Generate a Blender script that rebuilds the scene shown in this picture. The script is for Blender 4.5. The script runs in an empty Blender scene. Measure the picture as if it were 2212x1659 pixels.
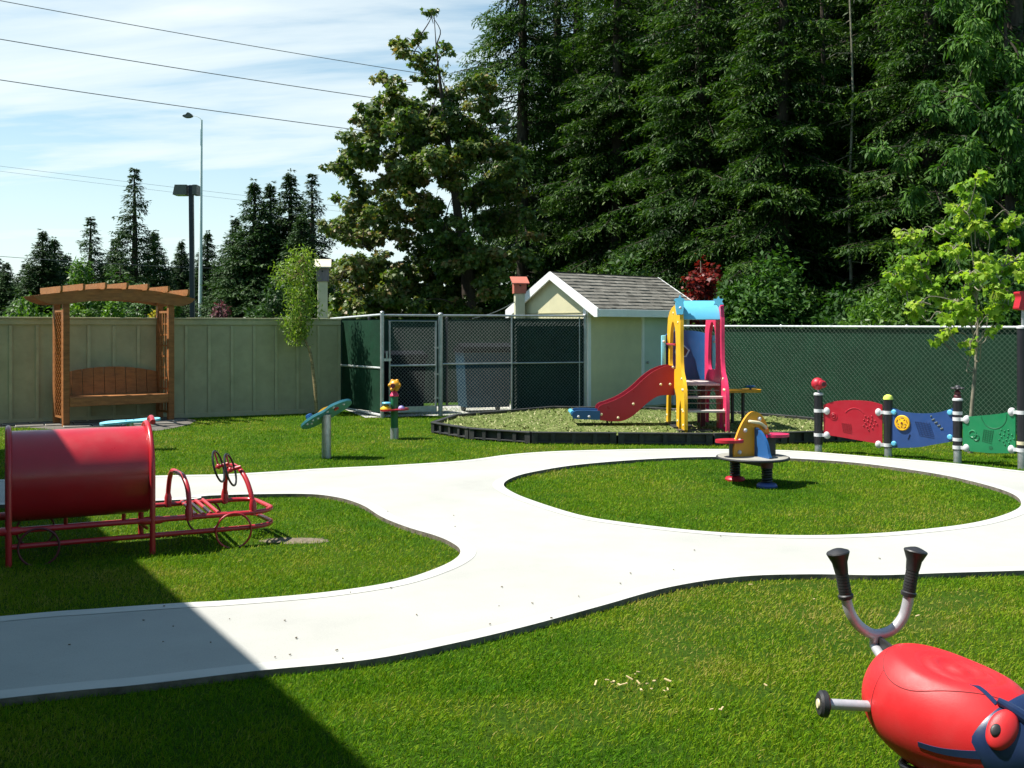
import bpy, bmesh, math, random
import numpy as np
from mathutils import Vector, Matrix, geometry
R = math.radians
PI = math.pi
scene = bpy.context.scene
COL = scene.collection
F, CX, HY, EYE = 2240.0, 1106.0, 711.0, 1.65     # survey of the photograph: focal length, centre, horizon (px), eye height (m)
def G(x, y, z=0.0):                                # a point standing at height z, read off the survey
    Y = F*(EYE-z)/(y-HY)
    return Vector(((x-CX)/F*Y, Y, z))
def D(x, y, Y):
    return Vector(((x-CX)/F*Y, Y, EYE-(y-HY)/F*Y))

# ------------------------------------------------------------------ objects
INV = {}
def props(o, label=None, cat=None, group=None, kind=None):
    if label: o['label'] = label
    if cat: o['category'] = cat
    if group: o['group'] = group
    if kind: o['kind'] = kind
    return o
def thing(name, label, cat, loc=(0, 0, 0), rz=0.0, group=None):
    o = bpy.data.objects.new(name, None)
    COL.objects.link(o)
    o.empty_display_size = 0.2
    o.location = loc
    o.rotation_euler = (0, 0, rz)
    INV[o.name] = (Matrix.Translation(Vector(loc)) @ Matrix.Rotation(rz, 4, 'Z')).inverted()
    return props(o, label, cat, group)
def link(o, parent=None):
    COL.objects.link(o)
    if parent is not None: o.parent = parent
    return o
def copy_tree(o, parent=None):
    c = o.copy()
    COL.objects.link(c)
    if parent is not None: c.parent = parent
    for ch in list(o.children):
        copy_tree(ch, c)
    return c

# ------------------------------------------------------------------ mesh builder
def frame_from(d, up=Vector((0, 0, 1))):
    d = d.normalized()
    a = up.cross(d)
    if a.length < 1e-4: a = Vector((1, 0, 0)).cross(d)
    if a.length < 1e-4: a = Vector((0, 1, 0))
    a.normalize()
    return a, d.cross(a).normalized()
class MB:
    def __init__(s):
        s.bm = bmesh.new()
        s.mats = []
        s.mi = 0
    def use(s, m):
        if m not in s.mats: s.mats.append(m)
        s.mi = s.mats.index(m)
        return s
    def _face(s, vs):
        try:
            f = s.bm.faces.new(vs); f.material_index = s.mi
            return f
        except ValueError:
            return None
    def box(s, c, size, rot=None, bevel=0.0, seg=2):
        M = Matrix.Translation(Vector(c))
        if rot is not None:
            M = M @ (Matrix.Rotation(rot, 4, 'Z') if isinstance(rot, (int, float)) else rot.to_4x4())
        r = bmesh.ops.create_cube(s.bm, size=1.0)
        vs = r['verts']
        for v in vs: v.co = Vector((v.co.x*size[0], v.co.y*size[1], v.co.z*size[2]))
        fs = set(f for v in vs for f in v.link_faces)
        if bevel > 0:
            es = list(set(e for v in vs for e in v.link_edges))
            rb = bmesh.ops.bevel(s.bm, geom=es, offset=bevel, segments=seg, affect='EDGES', profile=0.5)
            fs = set(rb['faces']) | set(f for f in fs if f.is_valid)
            vs = list(set(v for f in fs for v in f.verts))
        for f in fs: f.material_index = s.mi
        bmesh.ops.transform(s.bm, matrix=M, verts=vs)
        return vs
    def bar(s, p0, p1, w, h, up=Vector((0, 0, 1)), bevel=0.0):   # rectangular bar from p0 to p1
        p0, p1 = Vector(p0), Vector(p1)
        d = p1-p0
        a, b = frame_from(d, up)
        rot = Matrix((d.normalized(), a, b)).transposed()
        return s.box((p0+p1)/2, (d.length, w, h), rot, bevel)
    def tube(s, pts, r, n=10, closed=False, caps=True):
        pts = [Vector(p) for p in pts]
        N = len(pts)
        rs = r if isinstance(r, (list, tuple)) else [r]*N
        rings = []
        a = None
        for i, p in enumerate(pts):
            if closed: d = pts[(i+1) % N]-pts[i-1]
            elif i == 0: d = pts[1]-p
            elif i == N-1: d = p-pts[i-1]
            else: d = (pts[i+1]-p).normalized()+(p-pts[i-1]).normalized()
            if d.length < 1e-9: d = Vector((0, 0, 1))
            d.normalize()
            if a is None: a, b = frame_from(d)
            else:
                a = a-d*a.dot(d)
                if a.length < 1e-5: a, b = frame_from(d)
                a.normalize(); b = d.cross(a)
            rings.append([s.bm.verts.new(p+(a*math.cos(2*PI*k/n)+b*math.sin(2*PI*k/n))*rs[i]) for k in range(n)])
        M = N if closed else N-1
        for i in range(M):
            A, B = rings[i], rings[(i+1) % N]
            for k in range(n):
                s._face((A[k], A[(k+1) % n], B[(k+1) % n], B[k]))
        if caps and not closed:
            s._face(list(reversed(rings[0]))); s._face(rings[-1])
        return s
    def lathe(s, prof, M=None, n=24):
        M = M or Matrix.Identity(4)
        rings = []
        for (r, z) in prof:
            if r < 1e-6: rings.append([s.bm.verts.new(M @ Vector((0, 0, z)))])
            else: rings.append([s.bm.verts.new(M @ Vector((r*math.cos(2*PI*k/n), r*math.sin(2*PI*k/n), z))) for k in range(n)])
        for A, B in zip(rings, rings[1:]):
            if len(A) == 1 and len(B) == 1: continue
            for k in range(n):
                k2 = (k+1) % n
                if len(A) == 1: s._face((A[0], B[k2], B[k]))
                elif len(B) == 1: s._face((A[k], A[k2], B[0]))
                else: s._face((A[k], A[k2], B[k2], B[k]))
        if len(rings[0]) > 1: s._face(list(reversed(rings[0])))
        if len(rings[-1]) > 1: s._face(rings[-1])
        return s
    def cyl(s, p0, p1, r, n=16, r2=None):
        return s.tube([p0, p1], [r, r if r2 is None else r2], n)
    def sphere(s, c, r, sc=(1, 1, 1), rot=None, n=16, m=10):
        M = Matrix.Translation(Vector(c))
        if rot is not None: M = M @ rot.to_4x4()
        M = M @ Matrix.Diagonal((r*sc[0], r*sc[1], r*sc[2], 1))
        return s.lathe([(math.sin(PI*i/m), -math.cos(PI*i/m)) for i in range(m+1)], M, n)
    def torus(s, c, Rm, r, normal, n=28, m=8):
        a, b = frame_from(Vector(normal))
        c = Vector(c)
        return s.tube([c+(a*math.cos(2*PI*i/n)+b*math.sin(2*PI*i/n))*Rm for i in range(n)], r, m, closed=True)
    def prism(s, polys, t, M, bevel=0.0):       # polys: outer outline + holes in local XY, thickness t along local Z, centred
        if not isinstance(polys[0][0], (list, tuple, Vector)): polys = [polys]
        allp = [Vector((p[0], p[1], 0)) for poly in polys for p in poly]
        tris = geometry.tessellate_polygon([[Vector((p[0], p[1], 0)) for p in poly] for poly in polys])
        top = [s.bm.verts.new(Vector((p.x, p.y, t/2))) for p in allp]
        bot = [s.bm.verts.new(Vector((p.x, p.y, -t/2))) for p in allp]
        newf = []
        if len(polys) == 1:
            newf.append(s._face(top)); newf.append(s._face(list(reversed(bot))))
        else:
            for a, b, c in tris:
                newf.append(s._face((top[a], top[b], top[c]))); newf.append(s._face((bot[c], bot[b], bot[a])))
        o = 0
        for poly in polys:
            k = len(poly)
            for i in range(k):
                j = (i+1) % k
                newf.append(s._face((top[o+i], bot[o+i], bot[o+j], top[o+j])))
            o += k
        vs = top+bot
        if bevel > 0:
            es = set()
            for f in newf:
                if f is None: continue
                for e in f.edges:
                    if len(e.link_faces) == 2:
                        try:
                            if e.calc_face_angle(0) > 1.2 and (e.verts[0] in top) == (e.verts[1] in top): es.add(e)
                        except Exception: pass
            rb = bmesh.ops.bevel(s.bm, geom=list(es), offset=bevel, segments=2, affect='EDGES', profile=0.5)
            vs = list(set([v for v in vs if v.is_valid] + [v for v in rb['verts']]))
            for f in rb['faces']: f.material_index = s.mi
        bmesh.ops.transform(s.bm, matrix=M, verts=vs)
        return s
    def quad(s, a, b, c, d):
        return s._face([s.bm.verts.new(Vector(p)) for p in (a, b, c, d)])
    def build(s, name, mat, parent=None, world=None, smooth=True, angle=35):
        bm = s.bm
        bmesh.ops.recalc_face_normals(bm, faces=bm.faces)
        if world is not None: bm.transform(INV[world.name])
        me = bpy.data.meshes.new(name)
        bm.to_mesh(me); bm.free()
        if s.mats:
            for m in s.mats: me.materials.append(m)
        else: me.materials.append(mat)
        if smooth:
            me.shade_smooth()
            me.set_sharp_from_angle(angle=R(angle))
        return link(bpy.data.objects.new(name, me), parent)
def axes(o, x, y, z=None):                     # 4x4 from origin and axis vectors
    x, y = Vector(x).normalized(), Vector(y).normalized()
    z = x.cross(y) if z is None else Vector(z)
    M = Matrix((x, y, z)).transposed().to_4x4()
    M.translation = Vector(o)
    return M
def spline(pts, n=6, closed=False):            # Catmull-Rom through points
    P = [Vector(p) for p in pts]
    N = len(P)
    out = []
    for i in range(N if closed else N-1):
        if closed: p0, p1, p2, p3 = P[i-1], P[i], P[(i+1) % N], P[(i+2) % N]
        else: p0, p1, p2, p3 = P[max(i-1, 0)], P[i], P[i+1], P[min(i+2, N-1)]
        for k in range(n):
            t = k/n
            out.append(0.5*((2*p1)+(p2-p0)*t+(2*p0-5*p1+4*p2-p3)*t*t+(3*p1-p0-3*p2+p3)*t**3))
    if not closed: out.append(P[-1].copy())
    return out
def s2(pts, n=6, closed=True):
    return [(v.x, v.y) for v in spline([(p[0], p[1], 0) for p in pts], n, closed)]
def circle2(cx, cy, rx, ry=None, n=24, a0=0, a1=2*PI):
    ry = rx if ry is None else ry
    full = abs(a1-a0-2*PI) < 1e-6
    return [(cx+rx*math.cos(a0+(a1-a0)*i/(n if full else n-1)), cy+ry*math.sin(a0+(a1-a0)*i/(n if full else n-1))) for i in range(n)]

# ------------------------------------------------------------------ materials
def new_mat(name):
    m = bpy.data.materials.new(name); m.use_nodes = True
    nt = m.node_tree
    return m, nt, nt.nodes['Principled BSDF'], nt.nodes['Material Output']
def N(nt, typ, **kw):
    n = nt.nodes.new(typ)
    for k, v in kw.items(): setattr(n, k, v)
    return n
def mixcol(nt, fac, a, b):
    n = nt.nodes.new('ShaderNodeMix'); n.data_type = 'RGBA'
    for sock, v in ((n.inputs[0], fac), (n.inputs[6], a), (n.inputs[7], b)):
        if hasattr(v, 'links'): nt.links.new(v, sock)
        elif isinstance(v, (int, float)): sock.default_value = v
        else: sock.default_value = (v[0], v[1], v[2], 1)
    return n.outputs[2]
def ramp(nt, fac, stops):
    n = nt.nodes.new('ShaderNodeValToRGB')
    e = n.color_ramp.elements
    while len(e) < len(stops): e.new(0.5)
    for el, (p, c) in zip(e, stops):
        el.position = p; el.color = (c[0], c[1], c[2], 1) if not isinstance(c, (int, float)) else (c, c, c, 1)
    nt.links.new(fac, n.inputs[0])
    return n.outputs[0]
def noise(nt, coord, scale, detail=4, rough=0.55, mapping=None):
    n = nt.nodes.new('ShaderNodeTexNoise')
    n.inputs['Scale'].default_value = scale; n.inputs['Detail'].default_value = detail; n.inputs['Roughness'].default_value = rough
    if mapping:
        mp = nt.nodes.new('ShaderNodeMapping'); mp.inputs['Scale'].default_value = mapping
        nt.links.new(coord, mp.inputs[0]); coord = mp.outputs[0]
    nt.links.new(coord, n.inputs['Vector'])
    return n.outputs[0]
def bump(nt, bsdf, h, strength, dist=0.01):
    b = nt.nodes.new('ShaderNodeBump'); b.inputs['Strength'].default_value = strength; b.inputs['Distance'].default_value = dist
    nt.links.new(h, b.inputs['Height']); nt.links.new(b.outputs[0], bsdf.inputs['Normal'])
def mat(name, base, rough=0.5, metal=0.0, var=0.12, scale=6.0, bmp=0.0, bscale=60.0, spec=0.5, coat=0.0, dirt=None, dirt_amt=0.0, stretch=None, tint=0.0):
    m, nt, b, out = new_mat(name)
    tc = N(nt, 'ShaderNodeTexCoord').outputs['Object']
    lo = tuple(c*(1-var) for c in base); hi = tuple(min(1, c*(1+var)) for c in base)
    nz = noise(nt, tc, scale, 5, 0.6, stretch)
    col = ramp(nt, nz, [(0.3, lo), (0.7, hi)])
    if tint:
        at = N(nt, 'ShaderNodeAttribute', attribute_name='tint').outputs['Fac']
        k = nt.nodes.new('ShaderNodeMapRange'); k.inputs[3].default_value = 1-tint; k.inputs[4].default_value = 1+tint
        nt.links.new(at, k.inputs[0])
        v = nt.nodes.new('ShaderNodeVectorMath'); v.operation = 'SCALE'
        nt.links.new(col, v.inputs[0]); nt.links.new(k.outputs[0], v.inputs['Scale'])
        col = v.outputs[0]
    if dirt is not None:
        dn = noise(nt, tc, scale*0.6, 7, 0.7)
        df = ramp(nt, dn, [(0.45, 0.0), (0.75, dirt_amt)])
        col = mixcol(nt, df, col, dirt)
    nt.links.new(col, b.inputs['Base Color'])
    rr = ramp(nt, noise(nt, tc, scale*2.3, 4), [(0.3, max(0.02, rough-0.08)), (0.7, min(1, rough+0.1))])
    nt.links.new(rr, b.inputs['Roughness'])
    b.inputs['Metallic'].default_value = metal
    b.inputs['Specular IOR Level'].default_value = spec
    if coat: b.inputs['Coat Weight'].default_value = coat; b.inputs['Coat Roughness'].default_value = 0.15
    if bmp: bump(nt, b, noise(nt, tc, bscale, 6, 0.65, stretch), bmp)
    return m
def leaf_mat(name, cols, trans=0.3, tcol=None, rough=0.5, spec=0.3, obj_var=0.0):
    """cols: dark, mid, light leaf colours picked per leaf by the tint attribute."""
    m, nt, b, out = new_mat(name)
    at = N(nt, 'ShaderNodeAttribute', attribute_name='tint').outputs['Fac']
    col = ramp(nt, at, [(i/(len(cols)-1), c) for i, c in enumerate(cols)])
    if obj_var:
        oi = N(nt, 'ShaderNodeObjectInfo').outputs['Random']
        k = nt.nodes.new('ShaderNodeMapRange'); k.inputs[3].default_value = 1-obj_var; k.inputs[4].default_value = 1+obj_var
        nt.links.new(oi, k.inputs[0])
        v = nt.nodes.new('ShaderNodeVectorMath'); v.operation = 'SCALE'
        nt.links.new(col, v.inputs[0]); nt.links.new(k.outputs[0], v.inputs['Scale'])
        col = v.outputs[0]
    nt.links.new(col, b.inputs['Base Color'])
    b.inputs['Roughness'].default_value = rough; b.inputs['Specular IOR Level'].default_value = spec
    t = nt.nodes.new('ShaderNodeBsdfTranslucent')
    tm = nt.nodes.new('ShaderNodeVectorMath'); tm.operation = 'MULTIPLY'
    nt.links.new(col, tm.inputs[0]); tm.inputs[1].default_value = tcol or (1.3, 1.5, 0.5)
    nt.links.new(tm.outputs[0], t.inputs['Color'])
    mx = nt.nodes.new('ShaderNodeMixShader'); mx.inputs[0].default_value = trans
    nt.links.new(b.outputs[0], mx.inputs[1]); nt.links.new(t.outputs[0], mx.inputs[2])
    nt.links.new(mx.outputs[0], out.inputs['Surface'])
    return m

M = {}
M['red_metal'] = mat('red_painted_metal', (0.43, 0.014, 0.023), 0.35, 0, 0.1, 3, 0.02, 200, coat=0.2, dirt=(0.3, 0.05, 0.05), dirt_amt=0.4)
M['red_plastic'] = mat('red_moulded_plastic', (0.54, 0.018, 0.022), 0.46, 0, 0.07, 5, 0.12, 350, spec=0.4, dirt=(0.42, 0.06, 0.05), dirt_amt=0.4)
M['seam'] = mat('dark_seam', (0.16, 0.012, 0.015), 0.6)
M['navy'] = mat('navy_plastic', (0.012, 0.026, 0.078), 0.35, 0, 0.1, 9, 0.05, 300)
M['black_rubber'] = mat('black_rubber', (0.018, 0.018, 0.02), 0.5, 0, 0.25, 12, 0.1, 200)
M['black_paint'] = mat('black_paint', (0.012, 0.012, 0.016), 0.4, 0, 0.2, 8)
M['black_border'] = mat('black_recycled_plastic', (0.022, 0.023, 0.025), 0.55, 0, 0.3, 6, 0.15, 120, dirt=(0.09, 0.085, 0.07), dirt_amt=0.5)
M['galv'] = mat('galvanised_steel', (0.42, 0.44, 0.45), 0.42, 0.7, 0.18, 14, 0.04, 150, dirt=(0.25, 0.25, 0.24), dirt_amt=0.5)
M['alu'] = mat('brushed_aluminium', (0.46, 0.46, 0.49), 0.42, 0.35, 0.1, 20, 0.03, 300)
M['wire'] = mat('galvanised_wire', (0.17, 0.20, 0.19), 0.5, 0.4, 0.2, 20)
M['wire_green'] = mat('weathered_green_wire', (0.12, 0.165, 0.12), 0.5, 0.3, 0.2, 20)
M['rail'] = mat('galvanised_rail', (0.62, 0.64, 0.64), 0.4, 0.45, 0.12, 9)
M['green_screen'] = mat('green_privacy_fabric', (0.005, 0.034, 0.016), 0.75, 0, 0.25, 3, 0.2, 240, spec=0.2)
M['dark_screen'] = mat('dark_privacy_fabric', (0.008, 0.028, 0.02), 0.8, 0, 0.3, 3, 0.2, 240, spec=0.15)
M['sage'] = mat('sage_fence_paint', (0.40, 0.37, 0.225), 0.75, 0, 0.1, 2.5, 0.12, 30, spec=0.25, dirt=(0.24, 0.23, 0.14), dirt_amt=0.6)
M['sage_trim'] = mat('sage_trim_paint', (0.43, 0.40, 0.245), 0.7, 0, 0.1, 4, 0.1, 40, spec=0.25, dirt=(0.18, 0.18, 0.12), dirt_amt=0.4)
M['cream'] = mat('cream_siding_paint', (0.61, 0.57, 0.36), 0.75, 0, 0.06, 3, 0.1, 50, spec=0.2, dirt=(0.4, 0.4, 0.28), dirt_amt=0.3)
M['cream_door'] = mat('pale_door_paint', (0.50, 0.58, 0.52), 0.55, 0, 0.05, 3)
M['white'] = mat('white_trim_paint', (0.80, 0.80, 0.78), 0.6, 0, 0.04, 4, 0.05, 60, dirt=(0.55, 0.54, 0.48), dirt_amt=0.3)
M['post_paint'] = mat('pale_post_paint', (0.50, 0.50, 0.36), 0.75, 0, 0.1, 4, 0.15, 40, dirt=(0.3, 0.3, 0.2), dirt_amt=0.5)
M['shingle'] = mat('grey_brown_shingle', (0.15, 0.142, 0.122), 0.9, 0, 0.25, 9, 0.5, 140, spec=0.15, tint=0.25)
M['cedar'] = mat('oiled_cedar', (0.30, 0.115, 0.036), 0.6, 0, 0.3, 3, 0.25, 12, spec=0.3, stretch=(2, 2, 9), dirt=(0.16, 0.06, 0.02), dirt_amt=0.5)
M['cedar_h'] = mat('oiled_cedar_board', (0.33, 0.135, 0.042), 0.6, 0, 0.3, 3, 0.25, 12, spec=0.3, stretch=(2, 9, 9), dirt=(0.17, 0.065, 0.02), dirt_amt=0.5)
M['grey_wood'] = mat('weathered_grey_wood', (0.17, 0.15, 0.17), 0.8, 0, 0.25, 6, 0.3, 30, stretch=(6, 6, 1))
M['pale_wood'] = mat('pale_weathered_board', (0.52, 0.47, 0.36), 0.75, 0, 0.15, 6, 0.2, 40)
M['brick_red'] = mat('faded_red_paint', (0.42, 0.12, 0.08), 0.65, 0, 0.15, 8, 0.1, 60)
M['yellow'] = mat('yellow_panel', (0.78, 0.42, 0.01), 0.4, 0, 0.06, 5, 0.05, 260, dirt=(0.55, 0.33, 0.05), dirt_amt=0.3)
M['amber'] = mat('amber_panel', (0.66, 0.29, 0.008), 0.4, 0, 0.08, 5, 0.05, 260, dirt=(0.42, 0.2, 0.02), dirt_amt=0.3)
M['cream_plastic'] = mat('cream_plastic', (0.66, 0.58, 0.38), 0.4, 0, 0.05, 8)
M['pink'] = mat('pink_red_panel', (0.66, 0.03, 0.11), 0.4, 0, 0.06, 5, 0.05, 260)
M['crimson'] = mat('crimson_slide_panel', (0.37, 0.009, 0.03), 0.35, 0, 0.06, 5, 0.03, 260, dirt=(0.35, 0.05, 0.05), dirt_amt=0.25)
M['panel_red'] = mat('red_play_panel', (0.43, 0.012, 0.028), 0.42, 0, 0.06, 6, 0.05, 260)
M['panel_blue'] = mat('blue_play_panel', (0.018, 0.058, 0.195), 0.42, 0, 0.08, 6, 0.05, 260)
M['panel_green'] = mat('green_play_panel', (0.008, 0.175, 0.066), 0.42, 0, 0.08, 6, 0.05, 260)
M['sky_blue'] = mat('light_blue_panel', (0.11, 0.43, 0.62), 0.4, 0, 0.06, 5, 0.04, 260)
M['aqua'] = mat('aqua_panel', (0.22, 0.60, 0.74), 0.45, 0, 0.06, 4, 0.04, 260)
M['mid_blue'] = mat('mid_blue_panel', (0.018, 0.095, 0.27), 0.4, 0, 0.08, 5, 0.04, 260)
M['teal'] = mat('teal_panel', (0.05, 0.22, 0.27), 0.45, 0, 0.15, 5, 0.04, 260)
M['green_post'] = mat('green_post_paint', (0.012, 0.13, 0.045), 0.45, 0, 0.15, 7)
M['lime'] = mat('lime_plastic', (0.62, 0.72, 0.12), 0.4)
M['white_plastic'] = mat('white_plastic', (0.56, 0.56, 0.57), 0.4, 0, 0.05, 9)
M['violet'] = mat('violet_plastic', (0.35, 0.30, 0.62), 0.4)
M['step_metal'] = mat('grey_step_board', (0.45, 0.41, 0.38), 0.6, 0, 0.15, 12, 0.1, 90)
M['dark_metal'] = mat('dark_grey_metal', (0.05, 0.05, 0.055), 0.45, 0.4, 0.2, 9)
M['maroon'] = mat('maroon_leg_paint', (0.10, 0.012, 0.02), 0.5)
M['disc_grey'] = mat('grey_rubber_disc', (0.30, 0.29, 0.25), 0.65, 0, 0.15, 7, 0.1, 120)
M['blue_metal'] = mat('blue_base_paint', (0.05, 0.085, 0.27), 0.45)
M['lamp_white'] = mat('galvanised_pole', (0.72, 0.76, 0.77), 0.55, 0.1, 0.08, 3)
M['lamp_dark'] = mat('dark_bronze_pole', (0.018, 0.02, 0.03), 0.5, 0.2)
M['lamp_head'] = mat('bronze_lamp_head', (0.10, 0.095, 0.085), 0.5, 0.2)
M['lens'] = mat('frosted_lamp_lens', (0.62, 0.62, 0.58), 0.3)
M['cable'] = mat('overhead_cable', (0.10, 0.11, 0.12), 0.6)
M['far_cable'] = mat('pale_overhead_cable', (0.42, 0.46, 0.5), 0.6)
M['bin_blue'] = mat('blue_bin_plastic', (0.008, 0.034, 0.055), 0.85, spec=0.08)
M['bin_dark'] = mat('dark_bin_plastic', (0.006, 0.007, 0.010), 0.9, spec=0.05)
M['bark'] = mat('brown_bark', (0.055, 0.045, 0.036), 0.9, 0, 0.35, 6, 0.8, 18, spec=0.1, stretch=(3, 3, 0.6))
M['bark_pale'] = mat('pale_bark', (0.22, 0.20, 0.15), 0.85, 0, 0.3, 12, 0.4, 40, spec=0.1)
M['bark_thin'] = mat('striped_tan_bark', (0.30, 0.23, 0.12), 0.8, 0, 0.5, 9, 0.3, 40, spec=0.1, stretch=(1, 1, 3))
M['siding'] = mat('tan_house_siding', (0.42, 0.40, 0.32), 0.75, 0, 0.06, 3, 0.1, 50)
M['glass'] = mat('window_glass', (0.03, 0.035, 0.04), 0.06, 0, 0.02, 2)
M['house_roof'] = mat('house_roof_shingle', (0.09, 0.085, 0.08), 0.9, 0, 0.3, 12, 0.5, 60)
# ------------------------------------------------------------------ world, sun, camera
SUN_EL, SUN_DIR = R(59), Vector((-1.0, 0.0, 0.0))
CLOUD = (7.4, 8.05, 8.1)
SKY_GAIN = (1.02, 1.25, 1.16)
w = bpy.data.worlds.new('World'); scene.world = w; w.use_nodes = True
nt = w.node_tree; bg = nt.nodes['Background']
sky = nt.nodes.new('ShaderNodeTexSky'); sky.sky_type = 'NISHITA'; sky.sun_disc = False
sky.sun_elevation = SUN_EL; sky.sun_rotation = R(270); sky.air_density = 1.0; sky.dust_density = 0.6; sky.ozone_density = 1.4
gen = nt.nodes.new('ShaderNodeTexCoord').outputs['Generated']
sep = nt.nodes.new('ShaderNodeSeparateXYZ'); nt.links.new(gen, sep.inputs[0])
def wm(op, a, b):
    n = nt.nodes.new('ShaderNodeMath'); n.operation = op
    for s, v in zip(n.inputs, (a, b)):
        if hasattr(v, 'links'): nt.links.new(v, s)
        else: s.default_value = v
    return n.outputs[0]
zc = wm('ADD', wm('MAXIMUM', sep.outputs[2], 0.0), 0.16)
cmb = nt.nodes.new('ShaderNodeCombineXYZ')
nt.links.new(wm('DIVIDE', sep.outputs[0], zc), cmb.inputs[0]); nt.links.new(wm('DIVIDE', sep.outputs[1], zc), cmb.inputs[1])
rotm = nt.nodes.new('ShaderNodeMapping'); rotm.inputs['Rotation'].default_value = (0, 0, R(14)); rotm.inputs['Scale'].default_value = (0.55, 1.9, 1); rotm.inputs['Location'].default_value = (3.7, 0.75, 0.2)
nt.links.new(cmb.outputs[0], rotm.inputs[0])
cn = nt.nodes.new('ShaderNodeTexNoise'); cn.inputs['Scale'].default_value = 1.1; cn.inputs['Detail'].default_value = 9; cn.inputs['Roughness'].default_value = 0.56; cn.inputs['Distortion'].default_value = 0.35
nt.links.new(rotm.outputs[0], cn.inputs['Vector'])
cf = ramp(nt, cn.outputs[0], [(0.38, 0.0), (0.52, 0.62), (0.68, 1.0)])
hz = ramp(nt, sep.outputs[2], [(0.0, 0.80), (0.10, 0.48), (0.20, 0.16), (0.30, 0.0)])      # cirrus thickens to a bright veil low down
# the cirrus lies in the north-western sky, ahead and low; overhead and behind it is clear blue
fwd = wm('ADD', wm('MULTIPLY', sep.outputs[1], 0.92), wm('MULTIPLY', sep.outputs[0], -0.30))
sect = wm('MULTIPLY', ramp(nt, fwd, [(0.35, 0.0), (0.75, 1.0)]), ramp(nt, sep.outputs[2], [(0.33, 1.0), (0.55, 0.0)]))
cf2 = wm('MULTIPLY', wm('MAXIMUM', cf, hz), sect)
skyc = nt.nodes.new('ShaderNodeVectorMath'); skyc.operation = 'MULTIPLY'; skyc.inputs[1].default_value = SKY_GAIN if 'SKY_GAIN' in globals() else (1.0, 1.0, 1.0)
nt.links.new(sky.outputs[0], skyc.inputs[0])
nt.links.new(mixcol(nt, cf2, skyc.outputs[0], CLOUD), bg.inputs['Color'])
bg.inputs['Strength'].default_value = 0.072
sl = bpy.data.lights.new('sun', 'SUN'); sl.energy = 5.0; sl.angle = R(0.53); sl.color = (1.0, 0.955, 0.88)
so = bpy.data.objects.new('sun', sl); COL.objects.link(so)
sdir = Vector((-math.cos(SUN_EL), 0, math.sin(SUN_EL)))
so.rotation_euler = (-sdir).to_track_quat('-Z', 'Y').to_euler(); so.location = (-30, 0, 50)
cd = bpy.data.cameras.new('camera'); cam = bpy.data.objects.new('camera', cd); COL.objects.link(cam)
cam.location = (0, 0, EYE); cam.rotation_euler = (R(90), 0, 0)
cd.sensor_width = 36; cd.lens = F/2212*36; cd.shift_y = -(829.5-HY)/2212; cd.clip_end = 2000; cd.clip_start = 0.05
scene.camera = cam
vs_ = scene.view_settings; scene.display_settings.display_device = 'sRGB'
vs_.view_transform = 'Standard'; vs_.look = 'None'; vs_.gamma = 1; vs_.exposure = 0.92
scene.cycles.max_bounces = 8; scene.cycles.transparent_max_bounces = 8; scene.cycles.use_denoising = True

# ------------------------------------------------------------------ lawn sheet, path
m, nt, b, out = new_mat('lawn_soil_and_grass')
tc = N(nt, 'ShaderNodeTexCoord').outputs['Object']
big = noise(nt, tc, 0.55, 4, 0.6); mid = noise(nt, tc, 5.0, 6, 0.7); fine = noise(nt, tc, 42.0, 6, 0.75)
c1 = ramp(nt, big, [(0.32, (0.032, 0.100, 0.004)), (0.55, (0.075, 0.160, 0.006)), (0.72, (0.115, 0.155, 0.018))])
c2 = mixcol(nt, ramp(nt, mid, [(0.38, 0.0), (0.75, 0.75)]), c1, (0.085, 0.12, 0.018))
c3 = mixcol(nt, ramp(nt, fine, [(0.35, 0.0), (0.65, 0.85)]), (0.015, 0.04, 0.004), c2)
nt.links.new(c3, b.inputs['Base Color']); b.inputs['Roughness'].default_value = 0.95; b.inputs['Specular IOR Level'].default_value = 0.05
bump(nt, b, fine, 0.8, 0.03)
M['lawn'] = m
mb = MB(); S = 300.0
n = 12
for i in range(n):
    for j in range(n):
        x0, x1 = -S+2*S*i/n, -S+2*S*(i+1)/n; y0, y1 = -S+2*S*j/n, -S+2*S*(j+1)/n
        mb.quad((x0, y0, 0), (x1, y0, 0), (x1, y1, 0), (x0, y1, 0))
bmesh.ops.remove_doubles(mb.bm, verts=mb.bm.verts, dist=1e-4)
props(mb.build('lawn', M['lawn'], smooth=False), 'green mown lawn running out past the fences', 'lawn', kind='structure')

m, nt, b, out = new_mat('broom_finished_concrete')
tc = N(nt, 'ShaderNodeTexCoord').outputs['Object']
big = noise(nt, tc, 0.8, 6, 0.65); spk = noise(nt, tc, 120, 4, 0.8); mid = noise(nt, tc, 9, 6, 0.7)
c1 = ramp(nt, big, [(0.3, (0.345, 0.345, 0.32)), (0.7, (0.425, 0.425, 0.39))])
c2 = mixcol(nt, ramp(nt, spk, [(0.30, 0.55), (0.5, 0.0)]), c1, (0.24, 0.24, 0.22))
c3 = mixcol(nt, ramp(nt, mid, [(0.55, 0.0), (0.8, 0.3)]), c2, (0.31, 0.31, 0.28))
nt.links.new(c3, b.inputs['Base Color']); b.inputs['Roughness'].default_value = 0.85; b.inputs['Specular IOR Level'].default_value = 0.25
bump(nt, b, spk, 0.35, 0.004)
M['concrete'] = m
M['concrete_edge'] = mat('trowelled_concrete_edge', (0.47, 0.47, 0.435), 0.7, 0, 0.05, 3, 0.1, 90, spec=0.3, dirt=(0.36, 0.36, 0.33), dirt_amt=0.3)
M['concrete_side'] = mat('soil_stained_concrete_side', (0.15, 0.13, 0.105), 0.9, 0, 0.4, 12, 0.5, 40, spec=0.1)
PT = 0.034
def gp(l): return [G(x, y, PT) for x, y in l]
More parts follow.
